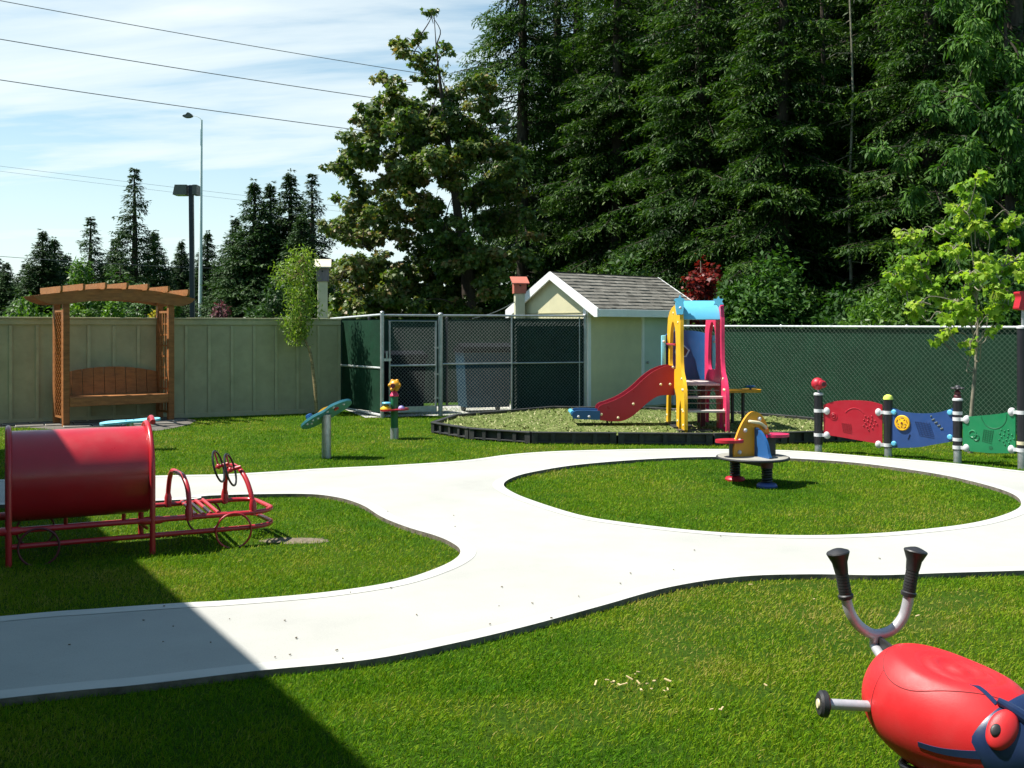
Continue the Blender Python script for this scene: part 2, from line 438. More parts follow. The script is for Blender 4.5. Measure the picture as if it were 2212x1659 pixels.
up = [Vector((-11, 10.1, PT)), Vector((-7.5, 10.75, PT))] + gp([(330, 1028), (500, 1024), (700, 1012), (850, 1005), (1000, 995), (1100, 982), (1200, 975), (1350, 971), (1500, 970), (1700, 973), (1900, 988), (2050, 1000), (2212, 1018)]) + \
     [Vector(p) for p in ((6.5, 10.9, PT), (6.75, 9.7, PT), (6.4, 8.4, PT), (5.4, 7.4, PT), (4.4, 7.05, PT))]
lo = gp([(2212, 1233), (2050, 1238), (1900, 1243), (1750, 1241), (1600, 1246), (1450, 1268), (1300, 1309), (1150, 1350), (1000, 1386), (800, 1425), (555, 1450), (300, 1480), (0, 1510)]) + [Vector((-4.3, 3.75, PT))]
lf = [Vector((-4.9, 5.0, PT))] + gp([(0, 1332), (200, 1316), (390, 1303), (500, 1297), (700, 1280), (850, 1257), (940, 1229), (985, 1206), (994, 1188), (975, 1172), (940, 1157), (880, 1139), (825, 1117), (780, 1090), (720, 1073), (640, 1067), (450, 1071), (335, 1082)]) + [Vector((-7.0, 9.2, PT)), Vector((-11, 8.6, PT))]
outer = spline(up, 6) + spline(lo, 6) + spline(lf, 6)
hole = spline(gp([(1088, 1047), (1105, 1033), (1150, 1020), (1250, 1004), (1400, 992), (1550, 987), (1700, 990), (1850, 1000), (2000, 1020), (2100, 1040), (2180, 1064), (2206, 1086), (2185, 1106), (2100, 1130), (1950, 1148), (1800, 1156), (1650, 1155), (1500, 1146), (1350, 1129), (1250, 1112), (1150, 1081), (1105, 1062)]), 6, closed=True)
tri = geometry.tessellate_polygon([outer, hole])
mb = MB(); mb.use(M['concrete'])
allp = outer+hole
vt = [mb.bm.verts.new(p) for p in allp]
for a, b_, c in tri: mb._face((vt[a], vt[b_], vt[c]))
mb.use(M['concrete_side'])
for poly, o in ((outer, 0), (hole, len(outer))):
    vb = [mb.bm.verts.new((p.x, p.y, -0.05)) for p in poly]
    k = len(poly)
    for i in range(k):
        j = (i+1) % k
        mb._face((vt[o+i], vt[o+j], vb[j], vb[i]))
path = props(mb.build('path', M['concrete'], smooth=False), 'pale concrete path looping round the grass island', 'path', kind='structure')
def area(P): return sum(P[i].x*P[(i+1) % len(P)].y-P[(i+1) % len(P)].x*P[i].y for i in range(len(P)))/2
mb = MB()
for poly, sgn in ((outer, 1), (hole, -1)):
    P = poly if area(poly) > 0 else list(reversed(poly))
    k = len(P); ins = []
    for i in range(k):
        d = (P[(i+1) % k]-P[i-1]); nrm = Vector((-d.y, d.x, 0)).normalized()*sgn
        ins.append(P[i]+nrm*0.115)
    for i in range(k):
        j = (i+1) % k
        if P[i].x < -10.5 and P[j].x < -10.5: continue
        z = Vector((0, 0, 0.0025))
        mb.quad(P[i]+z, P[j]+z, ins[j]+z, ins[i]+z)
mb.build('edge_strip', M['concrete_edge'], path, smooth=False)

# grass blades ------------------------------------------------------
def inside(px, py, poly):
    r = np.zeros(len(px), bool)
    X = np.array([p[0] for p in poly]); Yv = np.array([p[1] for p in poly])
    j = len(X)-1
    for i in range(len(X)):
        c = ((Yv[i] > py) != (Yv[j] > py))
        with np.errstate(divide='ignore', invalid='ignore'):
            r ^= c & (px < (X[j]-X[i])*(py-Yv[i])/(Yv[j]-Yv[i])+X[i])
        j = i
    return r
RING = [(-1.28, 16.45), (-0.646, 15.48), (0.27, 14.86), (1.50, 14.78), (2.85, 14.67), (3.95, 14.85), (5.03, 15.15), (5.6, 16.2), (4.88, 17.6), (4.1, 18.6), (2.6, 19.6), (0.786, 19.86), (-1.0, 17.95)]
patio_px = [(-200, 925), (-60, 908), (60, 905), (200, 902), (330, 897), (400, 903), (425, 909), (408, 918), (350, 930), (280, 936), (180, 933), (60, 924)]
PATIO = [(G(x, y).x, G(x, y).y) for x, y in patio_px]
def np_mesh(name, verts, faces, tint, mat_, parent=None):
    """verts (n,3), faces (m,k) -> linked object with per-point tint."""
    me = bpy.data.meshes.new(name)
    k = faces.shape[1]
    me.vertices.add(len(verts)); me.vertices.foreach_set('co', verts.astype(np.float32).ravel())
    me.loops.add(faces.size); me.loops.foreach_set('vertex_index', faces.astype(np.int32).ravel())
    me.polygons.add(len(faces)); me.polygons.foreach_set('loop_start', np.arange(0, faces.size, k, dtype=np.int32))
    me.update(calc_edges=True)
    a = me.attributes.new('tint', 'FLOAT', 'POINT'); a.data.foreach_set('value', tint.astype(np.float32))
    me.materials.append(mat_)
    return link(bpy.data.objects.new(name, me), parent)
rng = np.random.default_rng(7)
def val_noise(x, y, s, seed):
    r = np.random.default_rng(seed); T = r.random((64, 64))
    xs, ys = x/s+1000, y/s+1000
    xi, yi = np.floor(xs).astype(int), np.floor(ys).astype(int); fx, fy = xs-xi, ys-yi
    fx = fx*fx*(3-2*fx); fy = fy*fy*(3-2*fy)
    a = T[xi % 64, yi % 64]; b = T[(xi+1) % 64, yi % 64]; c = T[xi % 64, (yi+1) % 64]; d = T[(xi+1) % 64, (yi+1) % 64]
    return (a*(1-fx)+b*fx)*(1-fy)+(c*(1-fx)+d*fx)*fy
V_, T_ = [], []
WORN = [(G(a, b).x, G(a, b).y, c, d) for a, b, c, d in ((2080, 1300, 0.30, 0.42), (2040, 1350, 0.25, 0.36), (1700, 1270, 0.22, 0.34), (1530, 1490, 0.16, 0.34), (1660, 1500, 0.12, 0.36), (1290, 1612, 0.07, 0.7), (1350, 1490, 0.14, 0.34), (1130, 1580, 0.10, 0.4), (2040, 975, 0.7, 0.4), (900, 1230, 0.3, 0.25), (1240, 1560, 0.12, 0.35), (1480, 1410, 0.14, 0.3))]
BARE = [(G(640, 1168).x, G(640, 1168).y, 0.27, 0.10)]
for y0, y1, dens, wd, hh in ((3.3, 5.2, 14500, 0.0034, 0.027), (5.2, 7.5, 8500, 0.0042, 0.027), (7.5, 11, 4200, 0.0058, 0.029), (11, 15, 2200, 0.008, 0.031), (15, 21.5, 1000, 0.011, 0.034)):
    xl = 0.60*y1+1.5
    n = int(dens*2*xl*(y1-y0))
    x = rng.uniform(-xl, xl, n); y = rng.uniform(y0, y1, n)
    ok = np.abs(x) < 0.58*y+1.5
    ok &= (x > -8.86+(y-17.94)*2.0) | (y < 17.0)
    ok &= ~((y > 17) & (x < -3.4) & (y > 20.5+(x+3.42)*0.498))
    ok &= y < 22
    jx, jy = x+rng.normal(0, 0.012, n), y+rng.normal(0, 0.012, n); inp = inside(jx, jy, outer) & ~inside(jx, jy, hole)
    ok &= ~inp & ~inside(x, y, RING) & ~inside(x, y, PATIO)
    for bx, by, rx, ry in BARE:
        ok &= (((x-bx)/rx)**2+((y-by)/ry)**2 > rng.uniform(0.3, 1.3, n))
    # thin and worn patches
    worn = val_noise(x, y, 0.9, 3)*0.6+val_noise(x, y, 0.28, 4)*0.4
    for qx, qy, qr, qa in WORN:
        worn = worn+qa*np.exp(-(((x-qx)/qr)**2+((y-qy)/(qr*0.8))**2)*(0.6+0.9*val_noise(x, y, 0.12, 40)))
    clump = val_noise(x, y, 0.11, 21)
    ok &= rng.random(n) < np.clip(1.25-np.clip(worn-0.55, 0, 1)*2.6, 0.25, 1)*(0.55+0.6*clump)
    x, y, worn = x[ok], y[ok], worn[ok]; n = len(x); clump = clump[ok]
    az = rng.uniform(0, 2*PI, n); lean = rng.uniform(0.15, 1.35, n); h = hh*rng.uniform(0.55, 1.25, n)*(0.75+0.5*val_noise(x, y, 0.6, 9)); wv = wd*rng.uniform(0.6, 1.3, n)
    fa = az+PI/2+rng.normal(0, 0.4, n)
    dx, dy = np.cos(az)*np.sin(lean)*h, np.sin(az)*np.sin(lean)*h
    dz = np.cos(lean)*h
    wx, wy = np.cos(fa)*wv/2, np.sin(fa)*wv/2
    P0 = np.stack([x-wx, y-wy, np.zeros(n)-0.002], 1); P1 = np.stack([x+wx, y+wy, np.zeros(n)-0.002], 1)
    P2 = np.stack([x+wx*0.7+dx*0.5, y+wy*0.7+dy*0.5, dz*0.62], 1); P3 = np.stack([x+dx, y+dy, dz], 1)
    V_.append(np.stack([P0, P1, P2, P3], 1).reshape(-1, 3))
    t = np.clip(0.03+0.42*val_noise(x, y, 1.3, 5)+0.26*val_noise(x, y, 0.25, 6)+0.75*np.clip(worn-0.42, 0, 1)+0.5*np.clip(val_noise(x, y, 0.5, 31)-0.62, 0, 1)+rng.normal(0, 0.15, n)+(rng.random(n) < 0.06)*0.35, 0, 1)
    T_.append(np.repeat(t, 4))
V_ = np.concatenate(V_); T_ = np.concatenate(T_)
M['grass'] = leaf_mat('grass_blade', [(0.030, 0.115, 0.003), (0.075, 0.190, 0.004), (0.145, 0.250, 0.006), (0.215, 0.270, 0.016), (0.34, 0.29, 0.08)], 0.3, (1.2, 1.3, 0.4), 0.6, 0.08)
g = np_mesh('grass', V_, np.arange(len(V_)).reshape(-1, 4), T_, M['grass'])
props(g, 'short mown grass blades covering the lawns and the island', 'grass', kind='stuff')
GRASS_N = len(V_)//4

# bare scrape of soil beside the play car, wood chips on the near lawn ------------
mb = MB()
bx, by, rx, ry = BARE[0]
rr = random.Random(4)
ring = [mb.bm.verts.new((bx+rx*math.cos(a)*rr.uniform(0.8, 1.15), by+ry*1.2*math.sin(a)*rr.uniform(0.8, 1.2), 0.002)) for a in [2*PI*i/22 for i in range(22)]]
cv = mb.bm.verts.new((bx, by, 0.008))
for i in range(22): mb._face((ring[i], ring[(i+1) % 22], cv))
M['soil'] = mat('dry_soil', (0.17, 0.14, 0.10), 0.95, 0, 0.35, 30, 0.8, 60, spec=0.1)
props(mb.build('soil', M['soil']), 'bare scrape of dry soil in the lawn beside the red play car', 'soil', kind='stuff')
mb = MB(); rr = random.Random(11)
for cx_, cy_, k, sp in ((1350, 1490, 9, 0.05), (1292, 1490, 1, 0.01), (1372, 1470, 2, 0.03), (1655, 1495, 1, 0.01), (1420, 1500, 6, 0.10), (1560, 1545, 3, 0.06), (1700, 1310, 3, 0.3)):
    p = G(cx_, cy_)
    for i in range(k):
        L = rr.uniform(0.012, 0.036); a = rr.uniform(0, PI)
        rot = Matrix.Rotation(a, 3, 'Z') @ Matrix.Rotation(rr.uniform(-0.4, 0.4), 3, 'Y')
        mb.box((p.x+rr.gauss(0, sp), p.y+rr.gauss(0, sp*0.6), 0.034), (L, rr.uniform(0.005, 0.012), 0.004), rot)
M['chip'] = mat('split_wood_chip', (0.55, 0.42, 0.22), 0.8, 0, 0.2, 30)
props(mb.build('wood_chips', M['chip'], smooth=False), 'pale wood chips scattered on the near lawn', 'wood chips', kind='stuff')
mb = MB(); rr = random.Random(5)
for cx_, cy_ in [(rr.uniform(350, 1700), rr.uniform(1040, 1440)) for _ in range(40)]+list(((1125, 1433), (1660, 1365), (1590, 1412), (1375, 1560), (1490, 1560), (1150, 1305), (1420, 1345), (1362, 1180+60), (980, 1115), (700, 1530-80), (455, 1390), (310, 1342), (150, 1395), (1250, 1290), (1340, 1262), (900, 1330), (1500, 1190), (1900, 1208), (640, 1380))):
    p = G(cx_, cy_, PT)
    q = Vector((p.x, p.y, 0))
    if not (inside(np.array([p.x]), np.array([p.y]), outer)[0]) or inside(np.array([p.x]), np.array([p.y]), hole)[0]: continue
    mb.box((p.x, p.y, PT+0.007), (rr.uniform(0.004, 0.016), rr.uniform(0.003, 0.009), 0.004), rr.uniform(0, 3))
props(mb.build('path_litter', M['soil'], smooth=False), 'specks of soil and leaf litter on the concrete path', 'litter', kind='stuff')

# paved patch before the arbour ------------------------------------
M['paver'] = mat('grey_flagstone', (0.46, 0.44, 0.38), 0.85, 0, 0.15, 4, 0.2, 50, tint=0.2, dirt=(0.2, 0.19, 0.16), dirt_amt=0.4)
M['mortar'] = mat('dark_sand_joint', (0.10, 0.09, 0.075), 0.95, 0, 0.3, 20)
mb = MB(); mb.use(M['mortar'])
pv = [mb.bm.verts.new((x, y, 0.006)) for x, y in PATIO]
for a, b_, c in geometry.tessellate_polygon([[Vector((x, y, 0)) for x, y in PATIO]]): mb._face((pv[a], pv[b_], pv[c]))
mb.use(M['paver'])
tl = mb.bm.verts.layers.float.new('tint'); rr = random.Random(3)
fa = math.atan2(2.71, 5.44); ex, ey = Vector((math.cos(fa), math.sin(fa), 0)), Vector((-math.sin(fa), math.cos(fa), 0))
o = Vector((-12, 15.0, 0))
for i in range(24):
    for j in range(12):
        c = o+ex*(i*0.46+0.23+(0.2 if j % 2 else 0))+ey*(j*0.46+0.23)
        cs = [c+ex*sx*0.2+ey*sy*0.2 for sx in (-1, 1) for sy in (-1, 1)]
        if not inside(np.array([q.x for q in cs]), np.array([q.y for q in cs]), PATIO).all(): continue
        vs = mb.box((c.x, c.y, 0.012), (0.435, 0.435, 0.03), fa, 0.006, 1)
        t = rr.random()
        for v in vs: v[tl] = t
props(mb.build('paving', M['paver']), 'patch of grey paving stones in front of the cedar arbour', 'paving', kind='structure')
# ------------------------------------------------------------------ chain link
def chain(mb, p0, p1, z0, z1, d, r, spikes=True):
    p0, p1 = Vector((p0[0], p0[1], 0)), Vector((p1[0], p1[1], 0))
    L = (p1-p0).length; H = z1-z0; e = (p1-p0).normalized(); nrm = Vector((-e.y, e.x, 0))
    def P(s, z, k): return p0+e*s+Vector((0, 0, z0+z))+nrm*k
    nlines = int((L+H)/d)+1
    for i in range(nlines):
        c = i*d
        for sg in (1, -1):
            if sg == 1:   # z = c - s
                s0, s1 = max(0, c-H), min(L, c)
                if s1-s0 < 0.01: continue
                a, b = P(s0, c-s0, r), P(s1, c-s1, r)
            else:         # z = H - (c - s)
                s0, s1 = max(0, c-H), min(L, c)
                if s1-s0 < 0.01: continue
                a, b = P(s0, H-(c-s0), -r), P(s1, H-(c-s1), -r)
            mb.tube([a, b], r, 4, caps=False)
    if spikes:
        for i in range(int(L/d)):
            a = P(i*d+d*0.5, H-0.005, 0)
            mb.tube([a, a+Vector((0, 0, 0.032))+e*0.008], r*1.3, 4, caps=False)
FE = [Vector((-14.3, 15.23, 0)), Vector((-3.42, 20.65, 0))]     # painted fence line
GP = Vector((-2.41, 19.25, 0)); GE = Vector((1.47, 20.62, 0))    # gate post, end at the shed
FH = 1.835
# painted board and batten fence
fd = (FE[1]-FE[0]); fL = fd.length; fe = fd.normalized(); fn = Vector((fe.y, -fe.x, 0))
fa = math.atan2(fe.y, fe.x)
t = thing('board_fence', 'olive green board and batten fence behind the cedar arbour', 'fence', FE[0], fa)
mb = MB(); mb.box((fL/2, 0.0, FH/2+0.01), (fL, 0.03, FH-0.02)); mb.build('board_panel', M['sage'], t, smooth=False)
k = int(fL/0.42)
for i in range(k+1):
    x = fL-0.03-i*0.42
    if x < 4.2: break
    mb = MB(); mb.box((x, -0.028, (FH-0.14)/2+0.03), (0.055, 0.022, FH-0.16), None, 0.003, 1); mb.build('batten', M['sage_trim'], t, smooth=False)
mb = MB(); mb.box((fL/2, -0.03, FH-0.055), (fL, 0.03, 0.10), None, 0.004, 1); mb.build('top_rail', M['sage_trim'], t, smooth=False)
mb = MB(); mb.box((fL/2, -0.01, FH+0.012), (fL, 0.12, 0.03), None, 0.004, 1); mb.build('cap_board', M['sage_trim'], t, smooth=False)
mb = MB(); mb.box((fL/2, -0.026, 0.04), (fL, 0.02, 0.09), None, 0.003, 1); mb.build('bottom_board', M['sage_trim'], t, smooth=False)

# green screened return panel
def fence_post(mb, p, z, r=0.03):
    mb.cyl((p[0], p[1], -0.05), (p[0], p[1], z), r, 14)
    mb.sphere((p[0], p[1], z), r*1.12, (1, 1, 0.7), n=12, m=6)
t = thing('chain_link_fence', 'short green screened chain-link panel between the olive fence and the gate', 'fence', GP, group='chain-link fence runs')
A, B_ = FE[1]+Vector((0.02, 0.03, 0)), GP
e = (B_-A).normalized()
mb = MB(); mb.bar(A+e*0.03+Vector((0, 0, 0.96)), B_-e*0.05+Vector((0, 0, 0.96)), 0.008, 1.72); mb.build('privacy_screen', M['green_screen'], t, t, smooth=False)
mb = MB(); nn = Vector((e.y, -e.x, 0))*0.02; chain(mb, (A-nn)[:2], (B_-nn)[:2], 0.1, 1.82, 0.075, 0.002, False); mb.build('wire_mesh', M['wire'], t, t, smooth=False)
for z0, z1 in ((1.86, 1.92), (0.93, 0.925), (0.09, 0.05)):
    mb = MB(); mb.cyl(A-e*(0.5 if z0 > 1.8 else 0.0)+Vector((0, 0, z0)), B_+Vector((0, 0, z1)), 0.022, 10); mb.build('rail', M['rail'], t, t)
mb = MB(); fence_post(mb, B_, 1.96, 0.036); mb.build('post', M['galv'], t, t)

# gate
e = (GE-GP).normalized(); gn = Vector((-e.y, e.x, 0))
def along(s, z): return GP+e*s+Vector((0, 0, z))
t = thing('chain_link_gate', 'chain-link swing gate on steel tube frame beside the green totem', 'gate', along(0.14, 0))
mb = MB(); g0, g1 = 0.14, 1.03
mb.tube([along(g0, 0.11), along(g0, 1.80), along(g1, 1.80), along(g1, 0.11)], 0.021, 10, closed=True)
mb.build('gate_frame', M['galv'], t, t)
mb = MB(); mb.cyl(along(g0, 0.97), along(g1, 0.97), 0.018, 10); mb.build('rail', M['galv'], t, t)
mb = MB(); mb.bar(along(g0, 0.145), along(g1, 0.145), 0.03, 0.11); mb.build('kick_plate', M['galv'], t, t, smooth=False)
mb = MB(); chain(mb, along(g0, 0)[:2], along(g1, 0)[:2], 0.13, 1.80, 0.070, 0.0021, False); mb.build('wire_mesh', M['wire'], t, t, smooth=False)
for z in (0.35, 0.8, 1.3):
    mb = MB(); mb.bar(along(g1-0.02, z), along(g1+0.1, z), 0.05, 0.03); mb.build('hinge', M['galv'], t, t, smooth=False)
mb = MB(); mb.bar(along(g0-0.14, 1.08), along(g0+0.03, 1.08), 0.05, 0.05); mb.box(along(g0-0.05, 1.16), (0.03, 0.07, 0.16)); mb.build('latch', M['galv'], t, t, smooth=False)
for z in (0.62, 0.9):
    pass
# fence run from gate to shed
t = thing('chain_link_fence', 'tall see-through chain-link run between the gate and the shed', 'fence', along(1.12, 0), group='chain-link fence runs')
LT = (GE-GP).length
for s, z, r in ((1.12, 1.93, 0.045), (2.55, 1.90, 0.017), (LT-0.02, 1.93, 0.03)):
    mb = MB(); fence_post(mb, along(s, 0), z, r); mb.build('post', M['galv'], t, t)
mb = MB(); mb.cyl(along(0.0, 1.91), along(LT, 1.91), 0.02, 10); mb.build('top_rail', M['galv'], t, t)
mb = MB(); mb.cyl(along(1.12, 0.99), along(LT, 0.99), 0.016, 10); mb.build('rail', M['galv'], t, t)
mb = MB(); mb.cyl(along(LT-0.14, 0.05), along(LT-0.14, 1.9), 0.012, 8); mb.build('tension_bar', M['galv'], t, t)
mb = MB(); chain(mb, along(1.12, 0)[:2], along(LT, 0)[:2], 0.05, 1.90, 0.070, 0.0021); mb.build('wire_mesh', M['wire'], t, t, smooth=False)
mb = MB(); mb.bar(along(2.57, 0.95)+gn*0.03, along(LT-0.03, 0.95)+gn*0.03, 0.008, 1.82); mb.build('privacy_screen', M['dark_screen'], t, t, smooth=False)
# added dark sheet on posts, stands in for wood shade behind the bins
bo = gn*2.7
t = thing('shade_backdrop', 'added dark sheet giving the wood shade behind the bin yard', 'fence', along(0.0, 0)+bo)
mb = MB(); mb.bar(along(-1.4, 0.96)+bo, along(3.7, 0.96)+bo, 0.03, 1.80); mb.build('privacy_screen', M['dark_screen'], t, t, smooth=False)
for s in (-1.4, 0.3, 2.0, 3.7):
    mb = MB(); fence_post(mb, along(s, 0)+bo-gn*0.05, 1.9, 0.028); mb.build('post', M['dark_metal'], t, t)
# yard slab
mb = MB(); ps = [along(-0.3, 0.012)+gn*0.06, along(LT-0.2, 0.012)+gn*0.06, along(LT-0.2, 0.012)+gn*2.6, along(-0.3, 0.012)+gn*2.6]
mb.quad(*ps); props(mb.build('yard_slab', M['concrete'], smooth=False), 'concrete slab of the bin yard behind the gate', 'slab', kind='structure')
def bin_(lab, s, dpt, w_, h_, mt, lidm, rz=0.0):
    t = thing('waste_bin', lab, 'bin', along(s, 0.012)+gn*dpt, math.atan2(e.y, e.x)+rz, 'bins behind the gate')
    mb = MB()
    prof = [(-w_*0.44, 0.10), (w_*0.44, 0.10), (w_*0.5, h_*0.9), (-w_*0.5, h_*0.9)]
    mb.prism(prof, 0.62, axes((0, 0, 0), (1, 0, 0), (0, 0, 1)), 0.02); mb.build('body', mt, t)
    mb = MB(); pr = [(-0.36, h_*0.905), (0.36, h_*0.905), (0.33, h_*0.96), (0.0, h_*1.05), (-0.34, h_*0.99)]
    mb.prism(pr, w_*1.06, axes((0, 0, 0), (0, 1, 0), (0, 0, 1)), 0.015); mb.build('lid', lidm, t)
    for sx in (-1, 1):
        mb = MB(); mb.cyl((sx*w_*0.36-0.03, 0.2, 0.1), (sx*w_*0.36+0.03, 0.2, 0.1), 0.1, 18); mb.build('wheel', M['black_rubber'], t)
bin_('blue wheeled bin with dark lid seen through the chain-link run', 2.22, 0.75, 1.0, 1.30, M['bin_blue'], M['bin_dark'])
bin_('dark wheeled bin seen through the swing gate', 0.55, 0.9, 0.85, 1.16, M['bin_dark'], M['bin_dark'], 0.1)

# right fence
RA, RB = Vector((3.45, 21.9, 0)), Vector((12.2, 11.2, 0))
RA = Vector((3.42, 21.6, 0)); RB = Vector((11.6, 11.75, 0))
t = thing('chain_link_fence', 'long green screened chain-link fence behind the play panels', 'fence', RA, group='chain-link fence runs')
e2 = (RB-RA).normalized(); L2 = (RB-RA).length; n2 = Vector((-e2.y, e2.x, 0))
def ra(s, z, k=0.0): return RA+e2*s+Vector((0, 0, z))+n2*k
def rz(s): return 1.715-0.005*s
for i in range(6):
    s = i*L2/5
    mb = MB(); fence_post(mb, ra(s, 0, 0.06), rz(s)+0.02, 0.024); mb.build('post', M['galv'], t, t)
mb = MB(); mb.tube([ra(L2*i/20, rz(L2*i/20)) for i in range(21)], 0.021, 10); mb.build('top_rail', M['rail'], t, t)
mb = MB(); mb.bar(ra(0, 0.84, 0.035), ra(L2, 0.82, 0.035), 0.008, 1.66); mb.build('privacy_screen', M['green_screen'], t, t, smooth=False)
mb = MB(); chain(mb, ra(0, 0, -0.012)[:2], ra(L2, 0, -0.012)[:2], 0.02, 1.685, 0.085, 0.0024); mb.build('wire_mesh', M['wire_green'], t, t, smooth=False)

# ------------------------------------------------------------------ shed
sb = Vector((0.737, 0.676, 0)).normalized(); sa = Vector((-sb.y, sb.x, 0))   # long side, gable side (away)
C0 = Vector((1.497, 20.66, 0))
srz = math.atan2(sb.y, sb.x)
SL, SW, WH, RH, OV, RK = 3.25, 1.90, 1.98, 2.83, 0.37, 0.06
t = thing('garden_shed', 'cream garden shed with white bargeboards and a shingle roof', 'shed', C0, srz)
hw = SW/2
def sl_z(y):  # underside of the roof at depth y
    return RH-0.06-(RH-0.06-2.02)/(hw+OV)*abs(y-hw)
wz = sl_z(0.0)
mb = MB()
gab = [(0, 0), (SW, 0), (SW, wz), (hw, RH-0.06), (0, wz)]
mb.prism(gab, 0.05, axes((0.025, 0, 0), (0, 1, 0), (0, 0, 1)))
mb.prism(gab, 0.05, axes((SL-0.025, 0, 0), (0, 1, 0), (0, 0, 1)))
mb.box((SL/2, 0.025, wz/2), (SL-0.104, 0.05, wz)); mb.box((SL/2, SW-0.025, wz/2), (SL-0.104, 0.05, wz))
mb.build('wall', M['cream'], t, smooth=False)
for c_, s_ in (((-0.012, 0.045, wz/2), (0.022, 0.09, wz-0.06)), ((-0.012, SW-0.045, wz/2), (0.022, 0.09, wz-0.06)), ((0.045, -0.012, wz/2-0.03), (0.09, 0.022, wz-0.12)), ((SL-0.045, -0.012, wz/2-0.03), (0.09, 0.022, wz-0.12))):
    mb = MB(); mb.box(c_, s_); mb.build('corner_trim', M['white'], t, smooth=False)
mb = MB(); mb.box((-0.006, hw, 1.98), (0.012, SW-0.2, 0.016)); mb.build('siding_joint', M['sage'], t, smooth=False)
# shingles, course by course
mb = MB(); tl = mb.bm.verts.layers.float.new('tint'); rr = random.Random(8)
run = hw+OV; rise = RH-2.06; sl = math.hypot(run, rise); nc = 11
for side in (-1, 1):
    for c in range(nc):
        f0, f1 = c/nc, (c+1)/nc+0.02
        x = -RK-0.02
        while x < SL+RK+0.02:
            wv = rr.choice((0.14, 0.2, 0.26, 0.3)); x1 = min(x+wv, SL+RK+0.02)
            tt = rr.random(); lift = rr.choice((0.006, 0.012, 0.016))
            y0 = hw+side*run*(1-f0); z0 = 2.05+rise*f0+lift+0.012
            y1 = hw+side*run*(1-f1); z1 = 2.05+rise*f1
            q = [mb.bm.verts.new(Vector(p)) for p in ((x, y0, z0), (x1, y0, z0), (x1, y1, z1+0.004), (x, y1, z1+0.004), (x, y0, z0-0.016), (x1, y0, z0-0.016))]
            for v in q: v[tl] = tt
            for ids in ((0, 1, 2, 3), (4, 5, 1, 0), (4, 0, 3), (5, 2, 1)): mb._face([q[i] for i in ids])
            x = x1
rf = mb.build('roof', M['shingle'], t, smooth=False)
mb = MB()
for side in (-1, 1):
    p = [(0, RH-0.03), (side*run, 2.02), (side*run, 2.0), (0, RH-0.07)]
    mb.prism(p, SL+2*RK, axes((SL/2, hw, 0), (0, 1, 0), (0, 0, 1)))
mb.build('roof_deck', M['white'], rf, smooth=False)
for x in (-RK-0.045, SL+RK+0.045):
    for side in (-1, 1):
        mb = MB()
        p = [(0, RH+0.0), (side*(run+0.02), 2.06), (side*(run+0.02), 1.89), (side*(run-0.06), 1.89), (0, RH-0.16)]
        mb.prism(p, 0.04, axes((x, hw, 0), (0, 1, 0), (0, 0, 1))); mb.build('bargeboard', M['white'], rf, smooth=False)
for y in (hw-run-0.02, hw+run+0.02):
    mb = MB(); mb.box((SL/2, y, 1.97), (SL+2*RK+0.04, 0.035, 0.15), None, 0.004, 1); mb.build('fascia', M['white'], rf, smooth=False)
mb = MB(); mb.box((2.2, -0.015, 0.97), (0.95, 0.03, 1.86), None, 0.004, 1); dr = mb.build('door', M['cream_door'], t, smooth=False)
mb = MB(); mb.sphere((1.80, -0.06, 0.95), 0.03); mb.build('handle', M['galv'], dr)
for x in (1.685, 2.715):
    mb = MB(); mb.box((x, -0.016, 0.96), (0.07, 0.032, 1.9)); mb.build('door_trim', M['white'], t, smooth=False)

# ------------------------------------------------------------------ nest boxes on posts
def nest(lab, px, py_base, Y, ptop, btop, rtop, wpx, boxm, roofm, rz):
    base = Vector(((px-CX)/F*Y, Y, 0)); zz = lambda y: EYE-(y-HY)/F*Y
    t = thing('nest_box', lab, 'nest box', base, rz, 'nest boxes on tall posts')
    w_ = wpx/F*Y
    mb = MB(); mb.box((0, 0, zz(ptop)/2), (w_*0.78, w_*0.78, zz(ptop)), None, 0.008, 1); mb.build('post', M['post_paint'], t, smooth=False)
    mb = MB(); zb, zt = zz(ptop), zz(btop)
    mb.prism([(-w_*0.5, zb), (w_*0.5, zb), (w_*0.5, zt+0.10), (-w_*0.5, zt-0.015)], w_*1.0, axes((0, 0, 0), (0, 1, 0), (0, 0, 1)), 0.006)
    bx = mb.build('box', boxm, t, smooth=False)
    mb = MB(); mb.cyl((0, -w_*0.5-0.004, (zb+zt)/2+0.06), (0, -w_*0.5-0.001, (zb+zt)/2+0.06), 0.02, 14); mb.build('entrance_hole', M['black_paint'], bx)
    mb = MB(); a = (-w_*0.72, zz(btop)+0.015); b = (w_*0.62, zz(rtop))
    mb.prism([(-w_*0.80, zt-0.014), (w_*0.58, zz(rtop)), (w_*0.58, zz(rtop)+0.022), (-w_*0.80, zt+0.008)], w_*1.36, axes((0, 0, 0), (0, 1, 0), (0, 0, 1)), 0.004); mb.build('roof', roofm, t, smooth=False)
nest('grey nest box with pale sloping roof on a post behind the olive fence', 697, 0, 21.3, 608, 578, 561, 27, M['grey_wood'], M['pale_wood'], 0.15)
nest('red nest box with red sloping roof on a post beside the shed', 1122, 0, 21.9, 634, 613, 599, 27, M['brick_red'], M['brick_red'], 0.15)
mb = MB(); a, b = D(1113, 652, 21.8), D(1020, 688, 21.2)
mb.tube([a+(b-a)*i/8+Vector((0, 0, -0.05*math.sin(PI*i/8))) for i in range(9)], 0.008, 6)
props(mb.build('stay_cable', M['wire']), 'thin pale cable sloping down from the red nest box post', 'cable')

